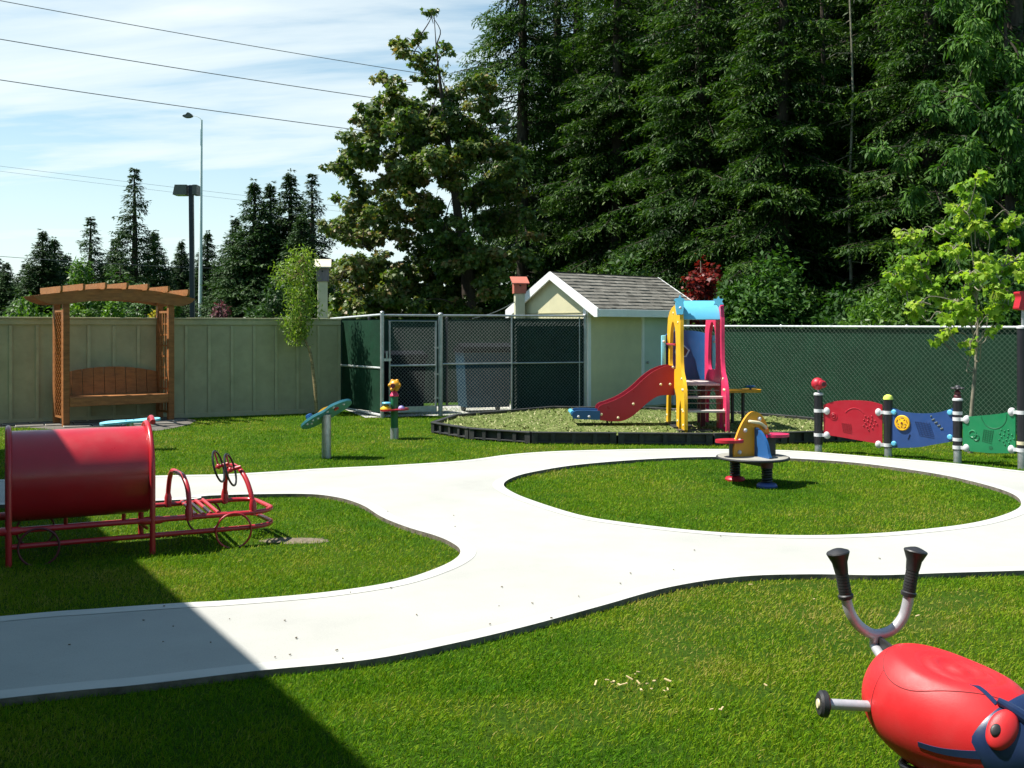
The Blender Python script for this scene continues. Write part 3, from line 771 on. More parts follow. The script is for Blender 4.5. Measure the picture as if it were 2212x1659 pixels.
# ------------------------------------------------------------------ lamps and overhead lines
Y = 60.0; base = Vector(((432-CX)/F*Y, Y, 0)); top = D(435.5, 259, Y)
t = thing('street_lamp', 'tall thin pale steel street lamp rising high over the olive fence', 'street lamp', base)
mb = MB(); mb.tube([base, base+(top-base)*0.5, top], [0.125, 0.095, 0.06], 14); mb.build('pole', M['lamp_white'], t, t)
hd = D(406, 250, Y)
mb = MB(); mb.tube(spline([top+Vector((0, 0, -0.05)), top+Vector((-0.1, -0.02, 0.1)), hd+Vector((0.45, 0, -0.02)), hd+Vector((0.2, 0, 0))], 5), 0.016, 8); mb.build('arm', M['white'], t, t)
mb = MB(); mb.prism(s2([(-0.27, -0.06), (-0.1, -0.12), (0.15, -0.10), (0.27, -0.01), (0.2, 0.1), (0.02, 0.17), (-0.1, 0.06), (-0.24, 0.02)], 4), 0.3, axes(hd, (1, 0, 0), (0, 0, 1)), 0.03); mb.build('lamp_head', M['lamp_head'], t, t)
Y = 40.0; base = Vector(((417-CX)/F*Y, Y, 0)); top = D(413, 400, Y)
t = thing('parking_lamp', 'dark square lamp post with a box head facing left', 'street lamp', base)
mb = MB(); mb.bar(base, top, 0.165, 0.165, Vector((0, 1, 0)), 0.01); mb.build('pole', M['lamp_dark'], t, t, smooth=False)
for sx, wd_ in ((-1, 0.5), (1, 0.17)):
    c = top+Vector((sx*(0.1+wd_/2+0.01), 0, -0.2))
    mb = MB(); h_ = 0.19
    mb.prism([(-wd_/2*(1 if sx > 0 else 1.12), -h_), (wd_/2, -h_), (wd_/2, h_), (-wd_/2*0.8, h_)], 0.5, axes(c, (1, 0, 0), (0, 0, 1)), 0.012); hd = mb.build('lamp_head', M['lamp_head'], t, t, smooth=False)
    if sx < 0:
        mb = MB(); mb.box(c+Vector((-0.01, 0, -h_-0.008)), (wd_*0.8, 0.4, 0.016)); mb.build('lens', M['lens'], hd, t, smooth=False)
def power_line(lab, p0, p1, Y0, Y1, r, mt=None):
    a, b = D(p0[0], p0[1], Y0), D(p1[0], p1[1], Y1)
    d = b-a; a2 = a-d*0.8; b2 = b+d*0.9
    mb = MB(); pts = [a2+(b2-a2)*i/24 for i in range(25)]
    mb.tube([p+Vector((0, 0, -0.35*(1-((i-12)/12)**2))) for i, p in enumerate(pts)], r, 6)
    props(mb.build('power_line', mt or M['cable']), lab, 'power line', 'overhead lines')
power_line('topmost overhead line crossing the upper left sky', (55, -4), (790, 126), 42, 50, 0.016)
power_line('second overhead line down in the upper left sky', (0, 69), (790, 195), 42, 50, 0.018)
power_line('third overhead line down passing just above the tall street lamp', (0, 157), (790, 269), 42, 50, 0.018)
power_line('upper of two faint lines crossing behind the box head lamp', (0, 350), (740, 438), 75, 85, 0.014, M['far_cable'])
power_line('lower of two faint lines crossing behind the box head lamp', (0, 361), (740, 449), 75, 85, 0.012, M['far_cable'])
power_line('lowest dark line at the left edge above the far trees', (0, 542), (400, 566), 56, 62, 0.015)

# ------------------------------------------------------------------ house on the left whose roof shades the near lawn
h = 5.0; off = h/math.tan(SUN_EL)
hx = lambda Yv: -2-0.615*(Yv-6.24)-off
wdir = Vector((-0.615, 1, 0)).normalized(); wout = Vector((wdir.y, -wdir.x, 0))      # along the wall, out of the wall
E0, E1 = Vector((hx(-7), -7, 0)), Vector((hx(14.2), 14.2, 0))
HL = (E1-E0).length
t = thing('building', 'tan two storey building whose shadow falls across the near lawn', 'building', E0)
def hp(s, o, z): return E0+wdir*s+wout*o+Vector((0, 0, z))
mb = MB(); mb.bar(hp(0.3, -2.6, 2.38), hp(HL-0.3, -2.6, 2.38), 4.2, 4.76); mb.build('wall', M['siding'], t, t, smooth=False)
mb = MB(); mb.bar(hp(0.32, -0.49, 0.2), hp(HL-0.32, -0.49, 0.2), 0.03, 0.4); mb.build('plinth', M['concrete_side'], t, t, smooth=False)
mb = MB()
for s0, s1 in ((0, HL),):
    q = [hp(s0, 0, h-0.02), hp(s1, 0, h-0.02), hp(s1, -2.6, h+0.95), hp(s0, -2.6, h+0.95)]
    q2 = [hp(s0, -5.2, h-0.02), hp(s1, -5.2, h-0.02)]
    mb.quad(*q); mb.quad(q[3], q[2], q2[1], q2[0]); mb.quad(q[0], q[1], q2[1], q2[0])
    mb._face([mb.bm.verts.new(v) for v in (q[0], q[3], q2[0])]); mb._face([mb.bm.verts.new(v) for v in (q[1], q[2], q2[1])])
rf = mb.build('roof', M['house_roof'], t, t, smooth=False)
mb = MB(); mb.bar(hp(0, 0.016, h-0.10), hp(HL, 0.016, h-0.10), 0.03, 0.2); mb.build('fascia', M['white'], rf, t, smooth=False)
for s in (5.5, 8.4, 16.0, 19.5):
    for z in (1.5, 3.9):
        if s == 8.4 and z < 2: continue
        mb = MB(); mb.bar(hp(s-0.65, -0.485, z), hp(s+0.65, -0.485, z), 0.05, 1.3); wf = mb.build('window', M['white'], t, t, smooth=False)
        mb = MB(); mb.bar(hp(s-0.56, -0.455, z), hp(s+0.56, -0.455, z), 0.02, 1.12); mb.build('pane', M['glass'], wf, t, smooth=False)
sdr = ((Vector((-4.6, 4.4, 0))-E0).dot(wdir))
mb = MB(); mb.bar(hp(sdr-0.5, -0.475, 1.05), hp(sdr+0.5, -0.475, 1.05), 0.07, 2.1); dr = mb.build('door', M['white'], t, t, smooth=False)
mb = MB(); mb.sphere(hp(sdr+0.4, -0.41, 1.0), 0.03); mb.build('handle', M['galv'], dr, t)
# ------------------------------------------------------------------ red tunnel car
ax = math.atan2(0.443, 0.896)
t = thing('play_car', 'red metal play car with barrel tunnel and open front frame', 'play car', (-2.643, 7.62, 0), ax)
RM = M['red_metal']; W_ = 0.67; RC = 0.345; ZC = 0.585
mb = MB()
n = 48
for i in range(n):                                   # barrel shell with thickness
    pass
prof_o = [( (RC-0.018)*math.cos(2*PI*i/n), (RC-0.018)*math.sin(2*PI*i/n)) for i in range(n)]
prof_i = [( (RC-0.026)*math.cos(2*PI*i/n), (RC-0.026)*math.sin(2*PI*i/n)) for i in range(n)]
mb.prism([prof_o, prof_i], 0.95, axes((-0.475, W_/2, ZC), (0, 1, 0), (0, 0, 1)))
mb.build('barrel', RM, t)
def hoop(x):
    pts = [(x, -0.012, 0.0), (x, -0.012, 0.3), (x, -0.012, ZC-0.05)]
    pts += [(x, W_/2-(W_/2+0.012)*math.cos(a), ZC+(RC+0.005)*math.sin(a)) for a in [PI*i/20 for i in range(1, 20)]]
    pts += [(x, W_+0.012, ZC-0.05), (x, W_+0.012, 0.3), (x, W_+0.012, 0.0)]
    return pts
for x in (0.0, -0.95):
    mb = MB(); mb.tube(hoop(x), 0.021, 12)
    mb.build('hoop_leg', RM, t)
mb = MB(); mb.tube(spline([(0.03, W_/2-0.13, ZC+RC+0.02), (0.035, W_/2+0.0, ZC+RC+0.045), (0.035, W_/2+0.12, ZC+RC+0.02)], 5), 0.02, 10); mb.build('grip', RM, t)
for z, x1 in ((0.245, 0.86), (0.135, 0.86)):
    pts = [(-0.95, 0, z), (0.70, 0, z)] + spline([(0.70, 0, z), (0.82, 0.035, z), (0.895, 0.12, z), (0.915, 0.19, z)], 4) + [(0.885, 0.54, z)] + spline([(0.885, 0.54, z), (0.85, 0.625, z), (0.76, 0.665, z), (0.68, 0.67, z)], 4) + [(-0.95, W_, z)]
    mb = MB(); mb.tube(pts, 0.0185, 12); mb.build('rail', RM, t)
for x in (0.0, -0.95):
    for y in (0, W_):
        mb = MB(); mb.tube([(x-0.09, y, 0.245), (x-0.05, y, 0.245), (x+0.05, y, 0.245), (x+0.09, y, 0.245)], [0.019, 0.03, 0.03, 0.019], 12); mb.build('collar', RM, t)
for x in (-0.13, -0.55):
    mb = MB(); mb.cyl((x, W_, 0.135), (x, W_, 0.245), 0.016, 10); mb.build('strut', RM, t)
mb = MB(); mb.cyl((-0.1, 0.02, 0.245), (0, 0.3, 0.135), 0.012, 8); mb.build('strut', RM, t)
mb = MB(); mb.tube(spline([(0.26, 0.0, 0.225), (0.262, 0.0, 0.33), (0.258, 0.04, 0.45), (0.245, 0.13, 0.525), (0.24, 0.22, 0.54), (0.225, 0.42, 0.54), (0.215, 0.54, 0.525), (0.21, 0.63, 0.45), (0.205, 0.67, 0.33), (0.205, 0.67, 0.225)], 4), 0.019, 12); mb.build('back_hoop', RM, t)
for x, y in ((0.26, 0.0), (0.205, 0.67)):
    mb = MB(); mb.tube([(x, y, 0.225), (x, y, 0.30), (x, y, 0.34)], [0.029, 0.029, 0.019], 12); mb.build('collar', RM, t)
for i in range(4):
    x = 0.31+i*0.055
    mb = MB(); mb.tube([(x, 0.0, 0.262), (x, W_, 0.262)], 0.015, 10); mb.build('seat_slat', RM, t)
mb = MB(); mb.tube(spline([(0.74, 0.02, 0.22), (0.735, 0.03, 0.34), (0.715, 0.10, 0.46), (0.69, 0.19, 0.535), (0.675, 0.3, 0.56), (0.665, 0.45, 0.56), (0.655, 0.56, 0.52), (0.65, 0.64, 0.40), (0.65, 0.67, 0.22)], 5), 0.0185, 12); mb.build('dash_hoop', RM, t)
for x, y in ((0.738, 0.02), (0.65, 0.67)):
    mb = MB(); mb.tube([(x, y, 0.225), (x, y, 0.30), (x, y, 0.34)], [0.029, 0.029, 0.019], 12); mb.build('collar', RM, t)
for y, xx in ((0.21, 0.605), (0.455, 0.56)):
    sw = Vector((0.86, -0.40, 0.26)).normalized()
    c = Vector((xx, y, 0.555))
    mb = MB(); mb.torus(c, 0.126, 0.0085, sw, 32, 8); wh = mb.build('steering_wheel', M['black_paint'], t)
    a_, b_ = frame_from(sw)
    mb = MB(); mb.cyl(c, c+sw*0.085, 0.014, 10); mb.sphere(c+sw*0.0, 0.022, n=12, m=8); mb.cyl(c-a_*0.12, c+a_*0.12, 0.007, 8); mb.cyl(c, c+b_*0.12, 0.007, 8); mb.build('spoke', RM, wh)
for x, y in ((0.584, -0.025), (0.49, W_+0.025), (-0.76, -0.025), (-0.76, W_+0.025)):
    mb = MB(); mb.torus((x, y, 0.122), 0.132, 0.008, (0, 1, 0), 36, 8); mb.build('wheel', M['maroon'] if (y > 0.1 or x < 0) else RM, t)

# ------------------------------------------------------------------ peanut shaped balance seat
b0 = G(281, 972); 
t = thing('balance_seat', 'light blue peanut shaped seat on a grey post before the arbour', 'play seat', (b0.x, b0.y, 0), 0.12)
mb = MB(); mb.cyl((0, 0, -0.05), (0, 0, 0.37), 0.045, 18); mb.build('post', M['galv'], t)
pe = s2([(-0.40, 0.0), (-0.33, -0.13), (-0.18, -0.14), (0, -0.10), (0.18, -0.14), (0.33, -0.13), (0.40, 0), (0.33, 0.13), (0.18, 0.14), (0, 0.10), (-0.18, 0.14), (-0.33, 0.13)], 5)
Mt = Matrix.Translation((0, 0, 0.39)) @ Matrix.Rotation(R(-4), 4, 'Y') @ Matrix.Rotation(R(3), 4, 'X')
mb = MB(); mb.prism(pe, 0.028, Mt, 0.006); top = mb.build('top', M['aqua'], t)
for x in (-0.05, 0.05):
    mb = MB(); mb.sphere(Mt @ Vector((x, 0, 0.016)), 0.014, (1, 1, 0.5), n=10, m=6); mb.build('bolt', M['mid_blue'], top)

# ------------------------------------------------------------------ cedar arbour with bench
A0 = Vector((-7.54, 17.52, 0)); arz = R(39)
t = thing('arbour', 'cedar garden arbour with curved top and lattice sides', 'arbour', A0, arz)
Wd, Dp, PH = 1.80, 0.54, 2.13
for x in (0, Wd):
    for y in (0, Dp):
        mb = MB(); mb.box((x, y, PH/2), (0.105, 0.095, PH), None, 0.006, 1); mb.build('post', M['cedar'], t)
top_o = spline([(-0.52, 2.19), (-0.2, 2.245), (0.35, 2.33), (Wd/2, 2.365), (Wd-0.35, 2.33), (Wd+0.2, 2.245), (Wd+0.52, 2.19)][0:0] or [Vector((-0.52, 2.20, 0)), Vector((-0.1, 2.27, 0)), Vector((0.4, 2.335, 0)), Vector((Wd/2, 2.355, 0)), Vector((Wd-0.4, 2.335, 0)), Vector((Wd+0.1, 2.27, 0)), Vector((Wd+0.42, 2.20, 0))], 5)
bot_o = spline([Vector((Wd+0.37, 2.14, 0)), Vector((Wd+0.2, 2.07, 0)), Vector((Wd, 2.075, 0)), Vector((Wd-0.4, 2.13, 0)), Vector((Wd/2, 2.155, 0)), Vector((0.4, 2.13, 0)), Vector((0, 2.075, 0)), Vector((-0.25, 2.07, 0)), Vector((-0.46, 2.14, 0))], 5)
bo_ = [(v.x, v.y) for v in top_o]+[(v.x, v.y) for v in bot_o]
for y in (-0.07, Dp+0.07):
    mb = MB(); mb.prism(bo_, 0.04, axes((0, y, 0), (1, 0, 0), (0, 0, 1)), 0.004); mb.build('beam', M['cedar_h'], t)
for i in range(7):
    x = -0.16+i*(Wd+0.36)/6
    zt = 2.355-0.15*((x-Wd/2)/(Wd/2+0.5))**2
    mb = MB()
    mb.prism([(-0.34, 0.0), (-0.30, -0.035), (Dp+0.30, -0.035), (Dp+0.34, 0.0), (Dp+0.34, 0.075), (-0.34, 0.075)], 0.038, axes((x, 0, zt+0.02), (0, 1, 0), (0, 0, 1)), 0.003); mb.build('rafter', M['pale_wood'] if False else M['cedar_h'], t)
def lattice(x, diag):
    y0, y1, z0, z1 = 0.05, Dp-0.05, 0.14, 1.98
    for y in (y0+0.02, y1-0.02):
        mb = MB(); mb.box((x, y, (z0+z1)/2), (0.035, 0.04, z1-z0)); mb.build('lattice_frame', M['cedar'], t, smooth=False)
    for z in (z0+0.02, z1-0.02):
        mb = MB(); mb.box((x, (y0+y1)/2, z), (0.033, y1-y0-0.08, 0.04)); mb.build('lattice_frame', M['cedar_h'], t, smooth=False)
    mb = MB(); w = y1-y0-0.08; hh = z1-z0-0.08; a0, b0_ = y0+0.04, z0+0.04
    if diag:
        d = 0.11
        for i in range(int((w+hh)/d)+1):
            c = i*d
            s0, s1 = max(0, c-hh), min(w, c)
            if s1-s0 < 0.02: continue
            mb.bar((x-0.006, a0+s0, b0_+c-s0), (x-0.006, a0+s1, b0_+c-s1), 0.008, 0.03, Vector((1, 0, 0)))
            mb.bar((x+0.006, a0+s0, b0_+hh-(c-s0)), (x+0.006, a0+s1, b0_+hh-(c-s1)), 0.008, 0.03, Vector((1, 0, 0)))
    else:
        for i in range(1, 3):
            mb.box((x, a0+w*i/3, b0_+hh/2), (0.022, 0.022, hh))
        for i in range(1, 9):
            mb.box((x+0.012, a0+w/2, b0_+hh*i/9), (0.022, w, 0.028))
    mb.build('lattice', M['cedar_h'], t, smooth=False)
lattice(-0.03, True); lattice(Wd-0.02, False)
mb = MB(); mb.box((Wd/2, -0.035, 0.40), (Wd-0.11, 0.035, 0.13), None, 0.004, 1); mb.build('front_board', M['cedar_h'], t, smooth=False)
for i in range(5):
    mb = MB(); mb.box((Wd/2, -0.03+i*0.098+0.03, 0.475), (Wd-0.11, 0.09, 0.025), None, 0.004, 1); mb.build('seat_slat', M['cedar_h'], t, smooth=False)
nb = 9; bw = (Wd-0.11)/nb
for i in range(nb):
    x0, x1 = 0.058+i*bw, 0.052+(i+1)*bw-0.004
    zt = lambda x: 0.985-0.12*((x-Wd/2)/(Wd/2))**2
    mb = MB(); mb.prism([(x0, 0.40), (x1, 0.40), (x1, zt(x1)), ((x0+x1)/2, zt((x0+x1)/2)+0.003), (x0, zt(x0))], 0.022, axes((0, 0.46+0.004*(i % 2), 0), (1, 0, 0), (0, 0.10, 1)), 0.002); mb.build('back_board', M['cedar'], t, smooth=False)
mb = MB(); mb.box((Wd/2, Dp-0.06, 0.45), (Wd-0.11, 0.035, 0.09)); mb.build('back_rail', M['cedar_h'], t, smooth=False)

# ------------------------------------------------------------------ tilted play disc
b0 = G(705, 990)
t = thing('activity_disc', 'tilted blue-green activity disc on a steel post', 'play panel', (b0.x, b0.y, 0), 0)
mb = MB(); mb.cyl((0, 0, -0.05), (0, 0, 0.56), 0.060, 22); mb.build('post', M['galv'], t)
nrm = Vector((-0.47, 0.27, 0.84)).normalized(); xd = Vector((0.83, -0.06, 0.5)); xd = (xd-nrm*xd.dot(nrm)).normalized(); yd = nrm.cross(xd)
Mx = axes((0.0, 0.0, 0.565), xd, yd, nrm)
mb = MB(); mb.prism(s2([(-0.36, 0), (-0.30, -0.14), (-0.12, -0.20), (0.02, -0.17), (0.15, -0.21), (0.31, -0.13), (0.36, 0.0), (0.30, 0.15), (0.1, 0.21), (-0.1, 0.21), (-0.30, 0.15)], 5), 0.028, Mx, 0.008); ds = mb.build('disc', M['teal'], t)
mb = MB(); mb.prism(s2([(-0.34, 0), (-0.28, -0.13), (-0.12, -0.18), (0.02, -0.155), (0.15, -0.19), (0.29, -0.12), (0.34, 0.0), (0.28, 0.14), (0.1, 0.19), (-0.1, 0.19), (-0.28, 0.14)], 5), 0.008, Mx @ Matrix.Translation((0, 0, 0.018)), 0.002); mb.build('face', M['sky_blue'], ds)
for x, y in ((-0.25, -0.10), (-0.16, -0.12), (-0.10, -0.08), (0.06, -0.12), (0.16, -0.15), (0.27, -0.04), (-0.22, -0.02)):
    mb = MB(); mb.sphere(Mx @ Vector((x, y, -0.014)), 0.017, n=12, m=8); mb.build('bolt', M['white_plastic'], ds)
mb = MB(); mb.lathe([(0, -0.02), (0.032, -0.02), (0.032, 0), (0, 0)], Mx @ Matrix.Translation((0.16, -0.05, -0.012)), 16); mb.build('red_dial', M['panel_red'], ds)
mb = MB(); mb.lathe([(0, 0), (0.055, 0), (0.045, 0.02), (0.015, 0.035), (0.012, 0.06), (0.045, 0.062), (0.048, 0.09), (0.035, 0.1), (0, 0.1)], Mx @ Matrix.Translation((-0.22, 0.02, 0.02)), 20); mb.build('knob', M['mid_blue'], ds)
mb = MB(); mb.sphere(Mx @ Vector((-0.15, -0.06, 0.02)), 0.05, (1, 1, 0.5), n=16, m=8); mb.build('dome', M['cream_plastic'], ds)
mb = MB(); mb.sphere(Mx @ Vector((0.12, -0.06, 0.022)), 0.032, (1, 1, 0.6), n=16, m=8); mb.build('dome', M['white_plastic'], ds)
mb = MB(); mb.prism(s2([(-0.15, -0.02), (-0.1, 0.03), (0, 0.055), (0.1, 0.03), (0.15, -0.02)], 4), 0.05, axes(Mx @ Vector((-0.01, 0.03, 0.04)), xd, nrm), 0.006); mb.build('arch', M['amber'], ds)

# ------------------------------------------------------------------ green totem
b0 = G(852, 948)
t = thing('play_totem', 'green play totem post with orange ball head and small red tray', 'play totem', (b0.x, b0.y, 0), 0)
k = b0.y/F
zz = lambda y: EYE-(y-HY)*k
mb = MB(); mb.cyl((0, 0, -0.05), (0, 0, zz(924)), 0.062, 20); mb.build('base_tube', M['galv'], t)
mb = MB(); mb.cyl((0, 0, zz(924)), (0, 0, zz(856)), 0.056, 20); mb.build('post', M['green_post'], t)
mb = MB(); mb.lathe([(0.066, zz(856)), (0.068, zz(854)), (0.05, zz(849)), (0.028, zz(845)), (0, zz(844))], None, 20); mb.build('cone', M['pink'], t)
mb = MB(); mb.cyl((0, 0, zz(846)), (0, 0, zz(841)), 0.02, 10); mb.build('neck', M['maroon'], t)
c = Vector((0.005, 0, zz(832)))
mb = MB(); mb.sphere(c, 0.088, (1, 1, 0.92), n=20, m=12)
for i in range(6): mb.sphere(c+Vector((math.cos(i*PI/3)*0.07, math.sin(i*PI/3)*0.03-0.03, math.sin(i*PI/3)*0.07)), 0.03, n=10, m=6)
hd = mb.build('ball_head', M['amber'], t)
mb = MB(); mb.cyl(c+Vector((-0.015, -0.075, -0.005)), c+Vector((-0.022, -0.112, -0.005)), 0.034, 12); mb.build('mouth_hole', M['maroon'], hd)
mb = MB(); Mt = Matrix.Translation((0.0, 0, zz(884.5))) @ Matrix.Rotation(R(-2), 4, 'Y')
mb.prism(s2([(-0.21, 0), (-0.16, -0.15), (0, -0.19), (0.16, -0.15), (0.22, 0), (0.16, 0.15), (0, 0.19), (-0.16, 0.15)], 5), 0.022, Mt, 0.006); tr = mb.build('tray', M['panel_red'], t)
mb = MB(); mb.lathe([(0.085, 0.01), (0.078, 0.03), (0.04, 0.055), (0.012, 0.075), (0, 0.076)], Matrix.Translation((-0.12, -0.08, zz(884.5))), 18); mb.build('yellow_cone', M['yellow'], tr)
mb = MB(); mb.lathe([(0, 0.0), (0.06, 0.004), (0.07, 0.02), (0.055, 0.034), (0, 0.036)], Matrix.Translation((-0.11, -0.08, zz(884.5)+0.082)), 18); mb.build('blue_knob', M['sky_blue'], tr)
mb = MB(); mb.sphere((0.115, -0.07, zz(884.5)+0.025), 0.05, (1, 1, 0.8), n=16, m=8); mb.build('violet_knob', M['violet'], tr)

# ------------------------------------------------------------------ safety border and fill
RB_ = [Vector((x, y, 0)) for x, y in RING]
t = thing('play_area_border', 'ring of black plastic border boards round the play tower area', 'border', RB_[3])
k = len(RB_); ctr = sum(RB_, Vector())/k
for i in range(k):
    a, b_ = RB_[i], RB_[(i+1) % k]
    d = (b_-a); L = d.length; d.normalize(); nn = Vector((d.y, -d.x, 0))
    if nn.dot(a-ctr) < 0: nn = -nn
    mb = MB(); hB = 0.175
    a2, b2 = a+d*0.012, b_-d*0.012
    mb.bar(a2+nn*-0.05+Vector((0, 0, hB/2)), b2+nn*-0.05+Vector((0, 0, hB/2)), 0.03, hB)
    mb.bar(a2+nn*-0.025+Vector((0, 0, hB-0.008)), b2+nn*-0.025+Vector((0, 0, hB-0.008)), 0.09, 0.022, bevel=0.006)
    mb.bar(a2+nn*-0.02+Vector((0, 0, 0.03)), b2+nn*-0.02+Vector((0, 0, 0.03)), 0.055, 0.02, bevel=0.005)
    ns = 4
    for j in range(ns+1):
        c = a2+(b2-a2)*(j/ns); wv = 0.06 if 0 < j < ns else 0.10
        q0, q1 = c-d*wv/2, c+d*wv/2
        if j == 0: q0, q1 = a2, a2+d*0.09
        if j == ns: q0, q1 = b2-d*0.09, b2
        mb.bar(q0+nn*-0.017+Vector((0, 0, hB/2)), q1+nn*-0.017+Vector((0, 0, hB/2)), 0.05, hB-0.024)
    mb.build('border_board', M['black_border'], t, t, smooth=False)
m, nt, b, out = new_mat('green_tan_chip_fill')
tc = N(nt, 'ShaderNodeTexCoord').outputs['Object']
v = nt.nodes.new('ShaderNodeTexVoronoi'); v.inputs['Scale'].default_value = 26; nt.links.new(tc, v.inputs['Vector'])
cc = ramp(nt, v.outputs['Color'], [(0.0, (0.05, 0.08, 0.015)), (0.35, (0.10, 0.14, 0.035)), (0.65, (0.14, 0.165, 0.05)), (1.0, (0.30, 0.29, 0.14))])
cc = mixcol(nt, ramp(nt, noise(nt, tc, 1.2, 4), [(0.4, 0.0), (0.7, 0.5)]), cc, (0.09, 0.13, 0.03))
nt.links.new(cc, b.inputs['Base Color']); b.inputs['Roughness'].default_value = 0.95; b.inputs['Specular IOR Level'].default_value = 0.08
bump(nt, b, v.outputs['Distance'], 0.9, 0.02)
M['fill'] = m
FZ = 0.13
mb = MB(); cv = mb.bm.verts.new((ctr.x, ctr.y, FZ+0.015))
ins = [p+(ctr-p).normalized()*0.065 for p in RB_]
rings = []
for f in (1.0, 0.75, 0.5, 0.25):
    rings.append([mb.bm.verts.new((ctr.x+(p.x-ctr.x)*f, ctr.y+(p.y-ctr.y)*f, FZ+0.015*(1-f))) for p in ins])
for A_, B2 in zip(rings, rings[1:]):
    for i in range(k): mb._face((A_[i], A_[(i+1) % k], B2[(i+1) % k], B2[i]))
for i in range(k): mb._face((rings[-1][i], rings[-1][(i+1) % k], cv))
props(mb.build('play_surface', M['fill']), 'greenish tan chip fill inside the black border', 'play surface', kind='structure')
n = 9000; rg = np.random.default_rng(5)
x = rg.uniform(-1.4, 5.6, n); y = rg.uniform(14.7, 19.9, n); ok = inside(x, y, [(p.x, p.y) for p in ins]); x, y = x[ok], y[ok]; n = len(x)
a = rg.uniform(0, 2*PI, n); L = rg.uniform(0.008, 0.035, n); wv = rg.uniform(0.004, 0.01, n); tl_ = rg.normal(0, 0.5, n); z = FZ+0.016
d = np.stack([np.cos(a), np.sin(a), tl_], 1)*L[:, None]; s_ = np.stack([-np.sin(a), np.cos(a), 0*a], 1)*wv[:, None]; c = np.stack([x, y, np.full(n, z)], 1)
vv = np.stack([c-d-s_, c+d-s_, c+d+s_, c-d+s_], 1).reshape(-1, 3)
M['chips'] = leaf_mat('loose_chip', [(0.04, 0.065, 0.012), (0.10, 0.14, 0.035), (0.18, 0.20, 0.07), (0.42, 0.40, 0.22)], 0.0, rough=0.9, spec=0.1)
props(np_mesh('loose_chips', vv, np.arange(4*n).reshape(-1, 4), np.repeat(rg.random(n), 4), M['chips']), 'loose green and tan chips scattered over the play surface', 'chips', kind='stuff')

# ------------------------------------------------------------------ play tower with slide
TX0, TX1 = 2.555, 3.17
t = thing('play_tower', 'small play tower with red slide, yellow and pink side panels and blue roof', 'play tower', (2.85, 16.2, FZ))
def side_panel(name, X, mt, tk=0.05):
    # outline in (depth from Y=15.2, height)
    o = [(0.02, 0.02), (0.02, 0.42), (0.06, 0.66), (0.17, 0.80), (0.30, 0.90), (0.36, 1.05), (0.38, 1.40), (0.38, 1.68), (0.42, 1.82), (0.47, 1.92), (0.54, 1.95),
         (0.70, 1.93), (0.95, 1.91), (1.2, 1.88), (1.45, 1.82), (1.62, 1.72), (1.70, 1.50), (1.72, 1.1), (1.72, 0.7), (1.78, 0.4), (1.83, 0.02), (1.62, 0.02), (1.58, 0.45), (1.38, 0.60), (0.95, 0.62), (0.78, 0.5), (0.74, 0.02), (0.52, 0.02), (0.49, 0.35), (0.40, 0.48), (0.30, 0.38), (0.27, 0.02)]
    o = [(max(0.02, p[0]), p[1]) for p in o]
    holes = [s2([(0.84, 0.93), (0.82, 1.25), (0.88, 1.52), (1.10, 1.66), (1.32, 1.54), (1.41, 1.25), (1.40, 0.93), (1.1, 0.91)], 4)]
    mb = MB(); mb.prism([o]+holes, tk, axes((X, 15.2, FZ-0.02), (0, 1, 0), (0, 0, 1)))
    p = mb.build(name, mt, t, t, angle=50)
    mb = MB()
    for (yy, z_) in ((0.11, 0.10), (0.12, 0.30), (0.20, 0.32), (0.2, 0.62), (0.12, 0.62), (0.63, 0.12), (1.72, 0.12), (0.25, 0.78), (0.60, 1.62), (1.05, 1.77)):
        for sg in (-1, 1): mb.sphere((X+sg*(tk/2), 15.2+yy, FZ+z_), 0.022, (0.7, 1, 1), n=10, m=6)
    mb.build('bolt', M['cream_plastic'], p, t)
    return p
side_panel('side_panel', TX0, M['yellow'])['label'] = 'yellow side panel with arched opening'
side_panel('side_panel', TX1, M['pink'])['label'] = 'pink side panel with arched opening'
# deck, steps
mb = MB(); mb.box(((TX0+TX1)/2, 16.20, 0.815), (TX1-TX0-0.056, 1.12, 0.035), None, 0.005, 1); mb.build('deck', M['step_metal'], t, t)
for y, z in ((15.52, 0.63), (15.36, 0.435)):
    mb = MB(); mb.box(((TX0+TX1)/2, y, z), (TX1-TX0-0.056, 0.17, 0.032), None, 0.005, 1); mb.build('step', M['step_metal'], t, t)
for y, z in ((15.75, 0.72), (15.6, 0.535), (16.7, 0.62), (16.7, 0.36)):
    mb = MB(); mb.cyl((TX0+0.026, y, z), (TX1-0.026, y, z), 0.010, 8); mb.build('cross_bar', M['galv'], t, t)
mb = MB(); mb.cyl((2.80, 16.7, 0.30), (2.80, 16.7, 0.80), 0.009, 8); mb.build('upright_bar', M['galv'], t, t)
for x, y in ((2.96, 16.1), (3.03, 16.75)):
    mb = MB(); mb.box((x, y, (FZ+0.80)/2), (0.07, 0.07, 0.80-FZ)); mb.build('leg', M['maroon'], t, t, smooth=False)
mb = MB(); mb.box((2.70, 15.35, FZ+0.024), (0.5, 0.26, 0.02)); mb.box((2.62, 16.2, FZ+0.024), (0.32, 0.9, 0.02)); mb.build('ground_plate', M['dark_metal'], t, t, smooth=False)
